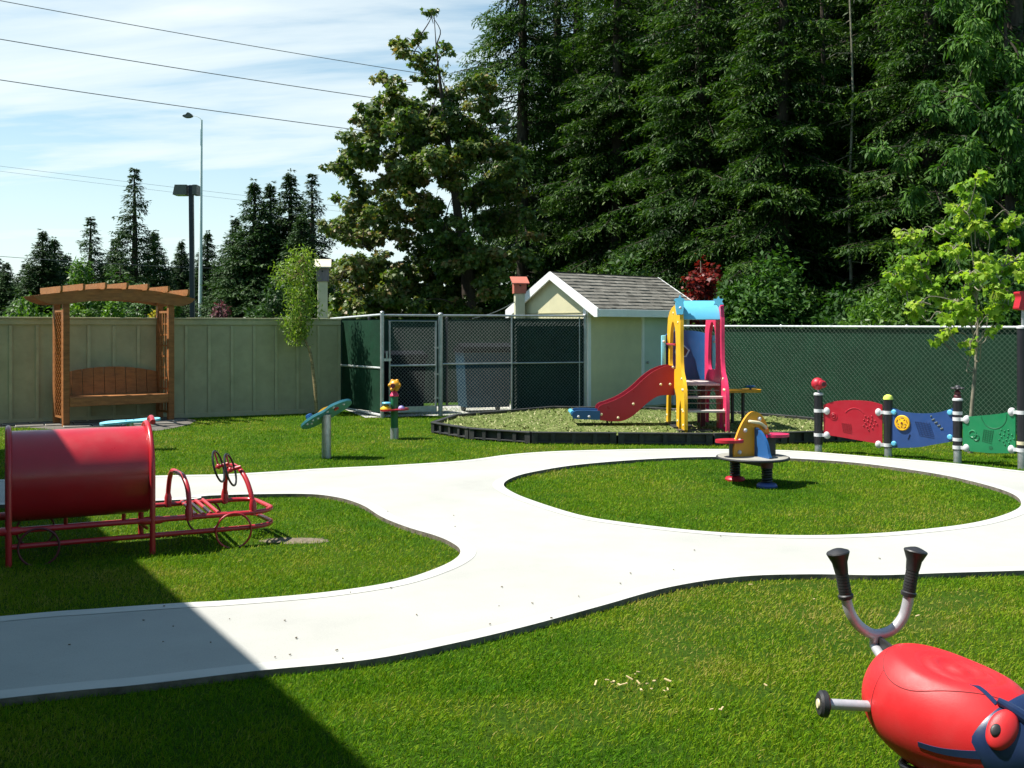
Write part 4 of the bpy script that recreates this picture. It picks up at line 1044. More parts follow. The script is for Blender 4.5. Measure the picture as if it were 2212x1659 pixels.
# roof sheet
pr = [(15.66, 1.80), (15.70, 1.90), (15.82, 2.02), (16.02, 2.09), (16.02, 2.06), (15.84, 1.99), (15.73, 1.88), (15.69, 1.79)]
mb = MB(); mb.prism(pr, TX1-TX0-0.056, axes(((TX0+TX1)/2, 0, 0), (0, 1, 0), (0, 0, 1))); mb.build('roof_panel', M['sky_blue'], t, t, angle=50)
def finial(X, lean):
    o = [(-0.045, 0.09), (0.045, 0.09), (0.062, 0.22), (0.06, 0.29), (0.085, 0.315), (0.06, 0.34), (0.03, 0.345), (0.012, 0.40), (-0.015, 0.345), (-0.06, 0.34), (-0.085, 0.315), (-0.06, 0.29), (-0.062, 0.22)]
    mb = MB(); mb.prism([(p[0], p[1]) for p in o], 0.045, axes((X, 15.58, 1.78), (1, 0, 0), (0, 0.25, 1)), 0.006); mb.build('finial', M['sky_blue'], t, t)
    mb = MB(); mb.sphere((X, 15.55, 1.97), 0.022, n=10, m=6); mb.build('bolt', M['white_plastic'], t, t)
finial(TX0-0.03, True)
mb = MB(); o = []
for i in range(12):
    a = i*PI/6; r_ = 0.085 if i % 2 == 0 else 0.05
    o.append((r_*math.cos(a+PI/2), r_*math.sin(a+PI/2)))
mb.prism(o, 0.04, axes((TX1-0.06, 15.62, 2.06), (1, 0, 0), (0, 0.25, 1)), 0.005); mb.build('star_finial', M['sky_blue'], t, t)
# barrel back
mb = MB(); no = 14
cx_ = (TX0+TX1)/2; rb = 0.40
def bz(f): return 1.50+0.13*math.sin(PI*f)
vo, vi, bo2, bi = [], [], [], []
for i in range(no+1):
    f = i/no; a = PI*(1-f)
    x, y = cx_+rb*math.cos(a), 16.80+0.34*math.sin(a)
    xi, yi = cx_+(rb-0.018)*math.cos(a), 16.80+0.32*math.sin(a)
    vo.append(mb.bm.verts.new((x, y, bz(f)))); bo2.append(mb.bm.verts.new((x, y, 0.80)))
    vi.append(mb.bm.verts.new((xi, yi, bz(f)))); bi.append(mb.bm.verts.new((xi, yi, 0.80)))
for i in range(no):
    mb._face((vo[i], vo[i+1], bo2[i+1], bo2[i])); mb._face((vi[i+1], vi[i], bi[i], bi[i+1])); mb._face((vo[i+1], vo[i], vi[i], vi[i+1])); mb._face((bo2[i], bo2[i+1], bi[i+1], bi[i]))
mb._face((vo[0], bo2[0], bi[0], vi[0])); mb._face((vo[no], vi[no], bi[no], bo2[no]))
bk = mb.build('back_panel', M['mid_blue'], t, t)
for a in (PI, 0):
    x = cx_+(rb+0.01)*math.cos(a)
    mb = MB(); mb.box((x, 16.79, 1.17), (0.075, 0.04, 0.76), None, 0.012); mb.build('edge_strip', M['aqua'], bk, t)
    mb = MB(); mb.sphere((x, 16.765, 1.45), 0.022, n=10, m=6); mb.sphere((x, 16.765, 0.9), 0.022, n=10, m=6); mb.build('bolt', M['white_plastic'], bk, t)
wm_ = axes((cx_-0.09, 17.085, 1.30), (1, 0.1, 0), (0, 0, 1))
mb = MB(); mb.prism([[(-0.10, -0.03), (-0.06, -0.11), (0.10, -0.11), (0.16, 0.0), (0.05, 0.10), (-0.05, 0.08)], [(-0.075, -0.03), (-0.045, -0.09), (0.085, -0.09), (0.13, 0.0), (0.04, 0.08), (-0.04, 0.06)]], 0.02, wm_); wf = mb.build('window', M['aqua'], bk, t)
mb = MB(); mb.prism([(-0.075, -0.03), (-0.045, -0.09), (0.085, -0.09), (0.13, 0.0), (0.04, 0.08), (-0.04, 0.06)], 0.008, wm_ @ Matrix.Translation((0, 0, 0.002))); mb.build('pane', M['dark_metal'], wf, t)
mb = MB(); mb.tube([(TX0-0.03, 16.95, 1.41), (TX0-0.06, 16.55, 1.41), (TX0-0.03, 16.0, 1.41)], 0.018, 10); mb.build('hand_bar', M['crimson'], t, t)
# slide
SX = lambda zx: ((1650+zx/3.403)*0.72-CX)/138.3
SZ = lambda zy: EYE-(((860+zy/3.403)*0.72)-HY)/138.3
topo = [(1270, 812), (1225, 805), (1150, 822), (1050, 868), (960, 938), (850, 1040), (720, 1128), (600, 1180), (520, 1207), (488, 1245), (495, 1300)]
boto = [(510, 1362), (600, 1372), (720, 1372), (800, 1345), (880, 1290), (960, 1215), (1050, 1145), (1130, 1110), (1270, 1108)]
ol = [(v.x, v.y) for v in spline([Vector((SX(a), SZ(b), 0)) for a, b in topo], 4)]+[(v.x, v.y) for v in spline([Vector((SX(a), SZ(b), 0)) for a, b in boto], 4)]
SY0, SY1 = 16.19, 16.66
for y in (SY0, SY1):
    mb = MB(); mb.prism(ol, 0.032, axes((0, y, 0), (1, 0, 0), (0, 0, 1)), 0.006); sp = mb.build('slide_side', M['crimson'], t, t)
    mb = MB()
    sg = -1 if y == SY0 else 1
    for a, b in ((1255, 822), (1225, 996), (1130, 998), (850, 1197), (695, 1338), (525, 1303)):
        mb.sphere((SX(a), y+sg*0.018, SZ(b)), 0.021, (1, 0.6, 1), n=10, m=6)
    mb.build('bolt', M['cream_plastic'], sp, t)
bedp = [Vector((SX(a), SZ(b), 0)) for a, b in ((1270, 985), (1180, 985), (1080, 1020), (970, 1100), (860, 1190), (740, 1265), (620, 1305), (500, 1318), (380, 1322), (240, 1322))]
bs = spline(bedp, 4)
mb = MB(); mb.prism([(v.x, v.y) for v in bs]+[(v.x, v.y-0.02) for v in reversed(bs)], SY1-SY0-0.04, axes((0, (SY0+SY1)/2, 0), (1, 0, 0), (0, 0, 1))); mb.build('slide_bed', M['galv'], t, t)
eo = [(510, 1268), (400, 1262), (270, 1262), (232, 1282), (222, 1310), (235, 1345), (290, 1352), (510, 1358)]
eo = [(SX(a), SZ(b)) for a, b in eo]
for y in (SY0-0.004, SY1+0.004):
    mb = MB(); mb.prism(eo, 0.05, axes((0, y, 0), (1, 0, 0), (0, 0, 1)), 0.012); ep = mb.build('slide_end', M['mid_blue'], t, t)
    mb = MB(); sg = -1 if y < 16.4 else 1
    for a in (290, 398): mb.sphere((SX(a), y+sg*0.028, SZ(1326)), 0.021, (1, 0.6, 1), n=10, m=6)
    mb.build('bolt', M['white_plastic'], ep, t)
mb = MB(); mb.tube([(SX(232), SY0, SZ(1290)), (SX(225), SY1, SZ(1290))], 0.035, 12); mb.build('slide_lip', M['sky_blue'], t, t)
for x in (600, 640):
    mb = MB(); mb.cyl((SX(x), 16.42, FZ-0.02), (SX(x), 16.42, SZ(1330)), 0.014, 8); mb.build('slide_leg', M['dark_metal'], t, t)

# orange play counter behind the tower
t = thing('play_counter', 'orange play counter on dark legs beside the pink tower panel', 'play counter', (3.64, 16.75, FZ))
mb = MB(); mb.prism(s2([(-0.34, -0.17), (0.0, -0.2), (0.28, -0.15), (0.36, 0.0), (0.28, 0.15), (0.0, 0.2), (-0.34, 0.17)], 4), 0.045, axes((3.66, 16.75, 0.655), (1, 0, 0), (0, 1, 0)), 0.01); mb.build('top', M['amber'], t, t)
for x in (3.56, 3.73):
    mb = MB(); mb.cyl((x, 16.75, FZ-0.02), (x, 16.75, 0.635), 0.028, 12); mb.build('leg', M['dark_metal'], t, t)
mb = MB(); mb.lathe([(0, 0), (0.08, 0.002), (0.085, 0.02), (0.05, 0.03), (0, 0.032)], Matrix.Translation((3.85, 16.75, 0.71)), 16); mb.cyl((3.85, 16.75, 0.675), (3.85, 16.75, 0.715), 0.018, 10); mb.build('knob', M['mid_blue'], t, t)

# ------------------------------------------------------------------ spring see-saw on the island
t = thing('spring_rocker', 'yellow two seat spring rocker with grey disc on the island', 'spring rocker', (2.56, 11.03, 0))
RX, RY, DZ = 2.562, 11.03, 0.285
for (x, y, mt) in ((2.43, 11.30, M['panel_red']), (2.66, 10.82, M['blue_metal'])):
    mb = MB(); mb.lathe([(0, 0.0), (0.105, 0.0), (0.108, 0.02), (0.095, 0.04), (0.05, 0.05), (0, 0.05)], Matrix.Translation((x, y, 0)), 22); mb.build('base_plate', mt, t, t)
    mb = MB(); turns = 6.2; n_ = 110
    mb.tube([(x+0.047*math.cos(2*PI*turns*i/n_), y+0.047*math.sin(2*PI*turns*i/n_), 0.045+0.165*i/n_) for i in range(n_+1)], 0.0125, 8); mb.cyl((x, y, 0.04), (x, y, 0.215), 0.03, 12); mb.build('spring', M['black_paint'], t, t)
    mb = MB(); mb.cyl((x, y, 0.205), (x, y, DZ-0.012), 0.065, 16); mb.build('spring_cap', M['maroon'], t, t)
mb = MB(); mb.bar((2.43, 11.30, 0.235), (2.66, 10.82, 0.235), 0.06, 0.05); mb.build('cross_beam', M['dark_metal'], t, t)
mb = MB(); mb.lathe([(0, -0.012), (0.365, -0.012), (0.378, 0.0), (0.365, 0.014), (0, 0.014)], Matrix.Translation((RX, RY, DZ)), 48); dsc = mb.build('disc', M['disc_grey'], t, t)
mb = MB(); mb.torus((RX, RY, DZ), 0.373, 0.013, (0, 0, 1), 56, 8); mb.build('rim', M['black_rubber'], dsc, t)
px_ = Vector((0.94, 0.34, 0)).normalized(); py_ = Vector((-px_.y, px_.x, 0))         # face plane
oc = Vector((RX, RY+0.02, DZ+0.012))
oval = s2([(-0.235, 0.0), (-0.235, 0.10), (-0.20, 0.22), (-0.13, 0.36), (-0.05, 0.455), (0.02, 0.475), (0.10, 0.44), (0.17, 0.34), (0.215, 0.20), (0.235, 0.08), (0.235, 0.0)], 5, closed=False)
mb = MB(); mb.prism(oval, 0.03, axes(oc, px_, (0, 0, 1)), 0.005); fc = mb.build('face_panel', M['amber'], t, t)
fin = s2([(0.0, 0.0), (-0.26, 0.0), (-0.255, 0.06), (-0.21, 0.17), (-0.12, 0.26), (-0.02, 0.305), (0.0, 0.30)], 5, closed=False)
for sg in (1, -1):
    mb = MB(); mb.prism([(p[0]*1.0-0.016, p[1]) for p in fin], 0.03, axes(oc+px_*0.03, py_*sg, (0, 0, 1)), 0.004); mb.build('fin', M['mid_blue'], t, t)
for sg in (-1, 1):
    c = oc+px_*sg*0.27+py_*(-0.02*sg)
    ry_ = Matrix.Rotation(R(-5)*0+0, 4, 'Y')
    mb = MB(); mb.prism(circle2(0, 0, 0.155, 0.125, 28), 0.03, axes(c+Vector((0, 0, 0.215 if sg > 0 else 0.17)), px_, py_), 0.008); st = mb.build('seat', M['pink'] if sg > 0 else M['panel_red'], t, t)
    mb = MB()
    for f in (-1, 1): mb.sphere(c+Vector((0, 0, 0.23 if sg > 0 else 0.185))-px_*sg*0.10+py_*f*0.04, 0.016, (1, 1, 0.6), n=10, m=6)
    mb.build('bolt', M['white_plastic'], st, t)
    mb = MB(); mb.bar(c+Vector((0, 0, 0.0))-px_*sg*0.05, c+Vector((0, 0, 0.20 if sg > 0 else 0.155))-px_*sg*0.05, 0.03, 0.09); mb.build('bracket', M['dark_metal'], t, t)
fy = -py_*0.015
def fpt(x, z, o): return oc+px_*x+Vector((0, 0, z))-py_*o
mb = MB(); mb.tube(spline([fpt(-0.05, 0.372, 0.01), fpt(-0.045, 0.372, 0.045), fpt(0.05, 0.355, 0.07), fpt(0.135, 0.300, 0.045), fpt(0.14, 0.298, 0.01)], 5), 0.017, 10); mb.build('handle', M['cream_plastic'], t, t)
mb = MB(); mb.tube(spline([fpt(-0.05, 0.372, -0.01), fpt(-0.045, 0.372, -0.045), fpt(0.05, 0.355, -0.07), fpt(0.135, 0.300, -0.045), fpt(0.14, 0.298, -0.01)], 5), 0.017, 10); mb.build('handle', M['cream_plastic'], t, t)
for x, z in ((-0.10, 0.28), (0.075, 0.395), (0.145, 0.305), (-0.17, 0.05)):
    mb = MB(); mb.sphere(fpt(x, z, 0.016), 0.024, (1, 1, 1), n=12, m=8); mb.build('bolt', M['white_plastic'], fc, t)

# ------------------------------------------------------------------ play panel wall
P = [Vector((4.09, 13.84, 0)), Vector((4.86, 13.40, 0)), Vector((5.50, 12.80, 0)), Vector((6.02, 12.24, 0))]
t = thing('play_panel_wall', 'low play wall of red, blue and green panels between black posts', 'play panel', P[1])
def pz(i, y): return EYE-(y-HY)/F*P[i].y
tops = [pz(0, 852), pz(1, 862), pz(2, 864), pz(3, 708)]
sts = [pz(0, 960), pz(1, 967), pz(2, 972), pz(3, 975)]
for i, p in enumerate(P):
    mb = MB(); mb.cyl((p.x, p.y, -0.05), (p.x, p.y, sts[i]), 0.047, 18); mb.build('post_foot', M['galv'], t, t)
    mb = MB(); mb.cyl((p.x, p.y, sts[i]), (p.x, p.y, tops[i]), 0.055, 20); po = mb.build('post', M['black_paint'], t, t)
    mb = MB(); zc_ = tops[i]
    if i == 1: mb.lathe([(0.062, zc_-0.005), (0.062, zc_+0.01), (0.05, zc_+0.04), (0.02, zc_+0.058), (0, zc_+0.06)], Matrix.Translation((p.x, p.y, 0)), 20)
    else: mb.lathe([(0.062, zc_-0.008), (0.062, zc_+0.012), (0.045, zc_+0.024), (0, zc_+0.028)], Matrix.Translation((p.x, p.y, 0)), 20)
    mb.build('cap', M['lime'] if i == 1 else M['white_plastic'], po, t)
p = P[0]; zb = pz(0, 829)
mb = MB(); mb.cyl((p.x, p.y, tops[0]), (p.x, p.y, zb-0.05), 0.012, 10); mb.build('stem', M['white_plastic'], t, t)
mb = MB(); mb.sphere((p.x-0.01, p.y, zb), 0.083, n=20, m=12); mb.lathe([(0.05, 0), (0.05, 0.03), (0.03, 0.045), (0, 0.045)], axes((p.x+0.02, p.y-0.065, zb), (0, 0, 1), (1, 0, 0), (0.4, -0.9, 0)), 14); bl = mb.build('red_ball', M['panel_red'], t, t)
mb = MB(); mb.lathe([(0, 0.04), (0.03, 0.04), (0.03, 0.05), (0, 0.05)], axes((p.x+0.02, p.y-0.065, zb), (0, 0, 1), (1, 0, 0), (0.4, -0.9, 0)), 14); mb.build('mouth_hole', M['maroon'], bl, t)
p = P[2]; zb = pz(2, 848)
mb = MB(); mb.lathe([(0.04, tops[2]+0.02), (0.045, tops[2]+0.05), (0.03, tops[2]+0.07), (0.04, tops[2]+0.095), (0.02, tops[2]+0.12), (0, tops[2]+0.12)], Matrix.Translation((p.x, p.y, 0)), 16); mb.build('spinner_stem', M['maroon'], t, t)
mb = MB()
for i in range(6):
    a = i*PI/3+0.3
    mb.sphere((p.x+0.055*math.cos(a), p.y+0.055*math.sin(a), tops[2]+0.145), 0.032, (1, 1, 0.5), n=10, m=6)
mb.sphere((p.x, p.y, tops[2]+0.15), 0.035, n=12, m=8); mb.build('spinner', M['dark_metal'], t, t)
p = P[3]
mb = MB(); mb.cyl((p.x+0.01, p.y, tops[3]), (p.x+0.01, p.y, pz(3, 670)), 0.018, 10); mb.build('stem', M['galv'], t, t)
mb = MB(); mb.prism(s2([(-0.075, -0.10), (0.10, -0.115), (0.20, -0.11), (0.22, 0), (0.20, 0.11), (0.10, 0.115), (-0.06, 0.11), (-0.085, 0.09), (-0.065, 0.04), (-0.085, -0.05)], 4), 0.15, axes((p.x+0.02, p.y, pz(3, 650)), (1, 0, 0), (0, 0, 1)), 0.02); mb.build('red_box', M['panel_red'], t, t)
def wpanel(name, i, tl_, tm, tr_, bl_, bm_, br_, mt, x0=0.07, x1=0.07):
    a, b = P[i], P[i+1]; d = (b-a); L = d.length; d.normalize(); nn = Vector((d.y, -d.x, 0))     # toward the camera side
    o = [(x0, bl_)]+[(v.x, v.y) for v in spline([Vector((x0, tl_, 0)), Vector((L*0.25, (tl_+tm)/2+ (tm-(tl_+tr_)/2)*0.28, 0)), Vector((L/2, tm, 0)), Vector((L*0.75, (tr_+tm)/2+(tm-(tl_+tr_)/2)*0.28, 0)), Vector((L-x1, tr_, 0))], 4)] + \
        [(v.x, v.y) for v in spline([Vector((L-x1, br_, 0)), Vector((L*0.7, bm_*0.55+br_*0.45, 0)), Vector((L/2, bm_, 0)), Vector((L*0.3, bm_*0.45+bl_*0.55, 0)), Vector((x0, bl_, 0))], 4)][:-1]
    mb = MB(); Mx = axes(a, d, (0, 0, 1)); mb.prism(o, 0.028, Mx, 0.004)
    return mb.build(name, mt, t, t), Mx, L
def clamp(i, z, sg, d, mt):
    p = P[i]
    mb = MB(); mb.cyl((p.x, p.y, z-0.022), (p.x, p.y, z+0.022), 0.0585, 20); bd = mb.build('clamp_band', M['white_plastic'], t, t)
    c = p+d*sg*0.115+Vector((0, 0, z)); nn = Vector((d.y, -d.x, 0))
    mb = MB(); mb.sphere(c+nn*0.0, 0.052, (0.9, 0.75, 1.0), n=16, m=10); mb.bar(p+Vector((0, 0, z)), c, 0.06, 0.04); mb.build('clamp', mt, bd, t)
dR, dB, dG = (P[1]-P[0]).normalized(), (P[2]-P[1]).normalized(), (P[3]-P[2]).normalized()
rp, RMx, RL = wpanel('play_panel', 0, pz(0, 874), 0.715, pz(1, 875), pz(0, 938), 0.205, pz(1, 961), M['panel_red']); rp['label'] = 'red panel with moulded rings'
for i, sg, y in ((0, 1, 887), (0, 1, 939), (1, -1, 891), (1, -1, 961)): clamp(i, pz(i, y), sg, dR, M['white_plastic'])
bp, BMx, BL = wpanel('play_panel', 1, pz(1, 879), 0.585, pz(2, 880), pz(1, 967), 0.165, pz(2, 953), M['panel_blue'], 0.03, 0.03); bp['label'] = 'blue panel with yellow dial'
gp_, GMx, GL = wpanel('play_panel', 2, pz(2, 900), 0.615, pz(3, 885), pz(2, 972), 0.155, pz(3, 980), M['panel_green']); gp_['label'] = 'green panel with moulded rings'
for i, sg, y in ((2, 1, 905), (2, 1, 966)): clamp(i, pz(i, y), sg, dG, M['white_plastic'])
for i, sg, y in ((3, -1, 891), (3, -1, 972)): clamp(i, pz(i, y), sg, dG, M['white_plastic'])
for y in (892, 949): 
    p = P[2]; mb = MB(); mb.cyl((p.x, p.y, pz(2, y)-0.02), (p.x, p.y, pz(2, y)+0.02), 0.058, 20); mb.build('clamp_band', M['white_plastic'], t, t)
p = P[3]; mb = MB(); mb.cyl((p.x, p.y, pz(3, 957)-0.02), (p.x, p.y, pz(3, 957)+0.02), 0.058, 20); mb.build('clamp_band', M['cream_plastic'], t, t)
for x, z in ((0.085, pz(1, 886)-0.02), (BL-0.085, pz(2, 888)-0.02), (0.085, pz(1, 957)), (BL-0.085, pz(2, 945))):
    mb = MB(); mb.lathe([(0.034, 0), (0.034, 0.014), (0.022, 0.026), (0, 0.028)], BMx @ Matrix.Translation((x, z, 0.012)), 18); mb.build('bolt', M['sky_blue'], bp, t)
def yb(i, f, y): return EYE-(y-HY)/F*(P[i].y+(P[i+1].y-P[i].y)*f)
# moulded decoration: raised rings, lattices, dots (same plastic, recess shade painted as darker copies), kept a few millimetres proud
def ring_(Mx, x, z, r, pr_, mt, name, parent, r2=0.008):
    mb = MB(); mb.tube([Mx @ Vector((x+r*math.cos(2*PI*i/28), z+r*math.sin(2*PI*i/28), pr_)) for i in range(28)], r2, 8, closed=True); mb.build(name, mt, parent, t)
def dots(Mx, x, z, r, mt, parent, seed, k=14, hole=None):
    rr = random.Random(seed); mb = MB(); mb2 = MB()
    for i in range(k):
        a = i*2.4; q = r*math.sqrt((i+0.6)/k)
        c = Mx @ Vector((x+q*math.cos(a), z+q*math.sin(a), 0.014))
        (mb if i % 3 else mb2).sphere(c, 0.0105, (1, 1, 1), n=8, m=6)
    mb.build('moulded_dots', mt, parent, t); mb2.build('moulded_dots', hole or mt, parent, t)
def lattice_(Mx, x, z, w_, h_, mt, parent, shear=0.2, nx=4, nz=6):
    mb = MB()
    for i in range(nx+1):
        mb.bar(Mx @ Vector((x-w_/2+w_*i/nx+shear*-h_/2, z-h_/2, 0.015)), Mx @ Vector((x-w_/2+w_*i/nx+shear*h_/2, z+h_/2, 0.015)), 0.006, 0.006)
    for i in range(nz+1):
        zz_ = -h_/2+h_*i/nz
        mb.bar(Mx @ Vector((x-w_/2+shear*zz_, z+zz_, 0.015)), Mx @ Vector((x+w_/2+shear*zz_, z+zz_-0.02, 0.015)), 0.006, 0.006)
    mb.build('moulded_grille', mt, parent, t)
M['panel_red_shade'] = mat('shaded_red_relief', (0.30, 0.009, 0.02), 0.45); M['panel_blue_shade'] = mat('shaded_blue_relief', (0.010, 0.030, 0.11), 0.45); M['panel_green_shade'] = mat('shaded_green_relief', (0.005, 0.11, 0.042), 0.45)
fx = lambda i, zx: ((2400+zx/3.292)*0.72-CX)/F   # ray slope for a point on the panel wall zoom
def panel_x(i, zx):
    k_ = fx(i, zx); a, d = P[i], (P[i+1]-P[i]).normalized()
    return (k_*a.y-a.x)/(d.x-k_*d.y)
def panel_z(i, x, zy):
    d = (P[i+1]-P[i]).normalized(); return EYE-((1100+zy/3.292)*0.72-HY)/F*(P[i].y+d.y*x)
def at_(i, zx, zy): x = panel_x(i, zx); return x, panel_z(i, x, zy)
x, z = at_(0, 335, 490); ring_(RMx, x, z, 0.042, 0.013, M['panel_red'], 'moulded_ring', rp); ring_(RMx, x, z, 0.02, 0.013, M['panel_red_shade'], 'moulded_ring', rp, 0.012)
x, z = at_(0, 465, 600); lattice_(RMx, x, z, 0.11, 0.11, M['panel_red_shade'], rp, -0.15, 4, 5)
x, z = at_(0, 690, 550); dots(RMx, x, z, 0.10, M['panel_red'], rp, 1, 16, M['panel_red_shade'])
x, z = at_(0, 540, 420)
mb = MB(); mb.tube([RMx @ Vector((x+0.17*math.sin(a), z-0.22+0.235*math.cos(a), 0.013)) for a in [-0.75+1.5*i/14 for i in range(15)]], 0.006, 8); mb.build('moulded_arc', M['panel_red'], rp, t)
x, z = at_(1, 1018, 555)
mb = MB(); mb.lathe([(0.098, 0.0), (0.10, 0.012), (0.09, 0.024), (0.06, 0.020), (0.03, 0.028), (0, 0.028)], BMx @ Matrix.Translation((x, z, 0.014)), 32); dial = mb.build('dial', M['yellow'], bp, t)
mb = MB(); mb.lathe([(0, 0.0), (0.013, 0.0), (0.013, 0.006), (0, 0.006)], BMx @ Matrix.Translation((x, z, 0.043)), 14)
for i in range(5):
    a = i*2*PI/5
    mb.tube([BMx @ Vector((x+0.068*math.cos(a+q), z+0.068*math.sin(a+q), 0.036)) for q in (0, 0.2, 0.4, 0.6)], 0.005, 6)
    mb.tube([BMx @ Vector((x+rr_*math.cos(a+0.9), z+rr_*math.sin(a+0.9), 0.037)) for rr_ in (0.035, 0.06)], 0.005, 6)
mb.build('dial_slot', M['maroon'], dial, t)
x, z = at_(1, 1235, 615); lattice_(BMx, x, z, 0.18, 0.17, M['panel_blue_shade'], bp, -0.35, 5, 7)
x, z = at_(1, 1080, 690)
mb = MB(); mb.tube([BMx @ Vector((x-0.01, z-0.03, 0.014)), BMx @ Vector((x+0.012, z+0.03, 0.014))], 0.01, 8); mb.build('moulded_slot', M['panel_blue_shade'], bp, t)
mb = MB()
for i in range(9):
    zx, zy = 1300+i*14, 500+i*15; x, z = at_(1, zx, zy)
    mb.sphere(BMx @ Vector((x, z+0.012*(-1)**i, 0.014)), 0.012, n=8, m=6)
mb.build('moulded_dots', mat('olive_relief', (0.09, 0.11, 0.10), 0.5), bp, t)
x, z = at_(2, 1710, 665); ring_(GMx, x, z, 0.042, 0.012, M['panel_green'], 'moulded_ring', gp_, 0.012); x, z = at_(2, 1745, 700); ring_(GMx, x, z, 0.035, 0.012, M['panel_green_shade'], 'moulded_ring', gp_, 0.01)
x, z = at_(2, 1860, 680); lattice_(GMx, x, z, 0.11, 0.14, M['panel_green_shade'], gp_, 0.15, 4, 6)
x, z = at_(2, 2040, 690); dots(GMx, x, z, 0.10, M['panel_green'], gp_, 2, 16, M['panel_green_shade'])
x, z = at_(2, 1890, 800)
mb = MB(); mb.lathe([(0, 0), (0.024, 0), (0.024, 0.004), (0, 0.004)], GMx @ Matrix.Translation((x, z, 0.013)), 14); mb.build('moulded_hole', M['panel_green_shade'], gp_, t)
x, z = at_(2, 1920, 480)
mb = MB(); mb.tube([GMx @ Vector((x+0.15*math.cos(a), z+0.16*math.sin(a), 0.013)) for a in [PI+0.15+(PI-0.0)*i/16 for i in range(17)]], 0.006, 8); mb.build('moulded_arc', M['panel_green_shade'], gp_, t)
# ------------------------------------------------------------------ red bug spring rider in the foreground
BC = Vector((1.505, 3.50, 0.338))
f_ = Vector((0.615, -0.754, -0.20)).normalized(); u_ = Vector((0, 0, 1))-f_*f_.z; u_.normalize(); s_ = f_.cross(u_)      # front, up, visible side
t = thing('spring_rider', 'red bug spring rider with black grips and a dark blue face', 'spring rider', (1.42, 3.54, 0))
LA, RS, RU = 0.325, 0.207, 0.204
def body_r(th):      # radius profile along the axis, th 0 rear .. pi front
    x = -math.cos(th)
    p = abs(math.sin(th))**0.82
    taper = 1.03-0.10*x-0.05*max(0, x-0.4)
    return p*taper
def bodyP(th, ph, off=0.0):      # ph 0 = up, pi/2 = visible side
    th = min(max(th, 1e-4), PI-1e-4)
    r = body_r(th); x = -math.cos(th)*LA
    ru = RU*(0.98 if math.cos(ph) > 0 else 1.0)
    p = f_*x+u_*(math.cos(ph)*r*ru)+s_*(math.sin(ph)*r*RS)
    # saddle: a scooped, rippled seat on the upper rear
    c = math.cos(ph); sx = (x+0.06)/0.21; sy = math.sin(ph)*r*RS/0.155
    q = sx*sx+sy*sy
    if c > 0 and q < 1.0:
        k = (1-q)
        p = p-u_*(0.042*k*k*(3-2*k))
        qq = math.sqrt(((x+0.03)/0.17)**2+(sy/0.85)**2)
        if qq < 1: p = p+u_*0.0070*math.sin(qq*15)*min(1, (1-qq)*3)
    return BC+p
def bodyN(th, ph):
    e = 0.004
    a = bodyP(th+e, ph)-bodyP(th-e, ph); b = bodyP(th, ph+e)-bodyP(th, ph-e)
    n_ = b.cross(a)
    if n_.length < 1e-12: return f_*(-math.cos(th))
    n_.normalize()
    return n_ if n_.dot(bodyP(th, ph)-BC) > 0 else -n_
def onb(th, ph, off): return bodyP(th, ph)+bodyN(th, ph)*off
mb = MB(); nt_, npz = 96, 110
rows = []
for i in range(nt_+1):
    th = PI*i/nt_
    if i in (0, nt_): rows.append([mb.bm.verts.new(bodyP(th, 0))])
    else: rows.append([mb.bm.verts.new(bodyP(th, 2*PI*j/npz)) for j in range(npz)])
for A_, B2 in zip(rows, rows[1:]):
    for j in range(npz):
        j2 = (j+1) % npz
        if len(A_) == 1: mb._face((A_[0], B2[j], B2[j2]))
        elif len(B2) == 1: mb._face((A_[j], B2[0], A_[j2]))
        else: mb._face((A_[j], B2[j], B2[j2], A_[j2]))
body = mb.build('body', M['red_plastic'], t, t, angle=80)
def strip(name, path, halfw, off, mt, parent, thick=0.004, nseg=1):
    """a band lying on the body following path [(th,ph)], half width in metres"""
    pts = [(a.x, a.y) for a in spline([Vector((p[0], p[1], 0)) for p in path], 10)]
    mb = MB(); up_, dn = [], []
    L_, R_ = [], []
    for i, (th, ph) in enumerate(pts):
        c = onb(th, ph, off); n_ = bodyN(th, ph)
        q0 = onb(*pts[max(0, i-1)], off); q1 = onb(*pts[min(len(pts)-1, i+1)], off)
        d = (q1-q0).normalized(); sd = n_.cross(d)
        hw_ = halfw(i/(len(pts)-1)) if callable(halfw) else halfw
        L_.append((c+sd*hw_, c+sd*hw_-n_*(off+thick))); R_.append((c-sd*hw_, c-sd*hw_-n_*(off+thick)))
    V = [[mb.bm.verts.new(p) for p in (L_[i][1], L_[i][0], R_[i][0], R_[i][1])] for i in range(len(pts))]
    for A_, B2 in zip(V, V[1:]):
        for k in range(3): mb._face((A_[k], A_[k+1], B2[k+1], B2[k]))
    mb._face(V[0]); mb._face(list(reversed(V[-1])))
    return mb.build(name, mt, parent, t, angle=60)
def seam(path, r, closed=False):
    pts = [(a.x, a.y) for a in spline([Vector((p[0], p[1], 0)) for p in path], 10, closed)]
    mb = MB(); mb.tube([onb(th, ph, -r*0.35) for th, ph in pts], r, 6, closed=closed)
    mb.build('seam', M['seam'], body, t)
# seat outline seam, shell seam
seam([(0.62, 0.0), (0.66, 0.45), (0.80, 0.84), (1.02, 1.06), (1.30, 1.06), (1.62, 0.80), (1.92, 0.52), (2.18, 0.28), (2.30, 0.0), (2.18, -0.28), (1.92, -0.52), (1.62, -0.80), (1.30, -1.06), (1.02, -1.06), (0.80, -0.84), (0.66, -0.45)], 0.0022, True)
seam([(0.86, 0.90), (0.84, 1.2), (0.84, 1.6), (0.86, 2.0), (0.9, 2.5), (0.95, 3.1)], 0.0016)
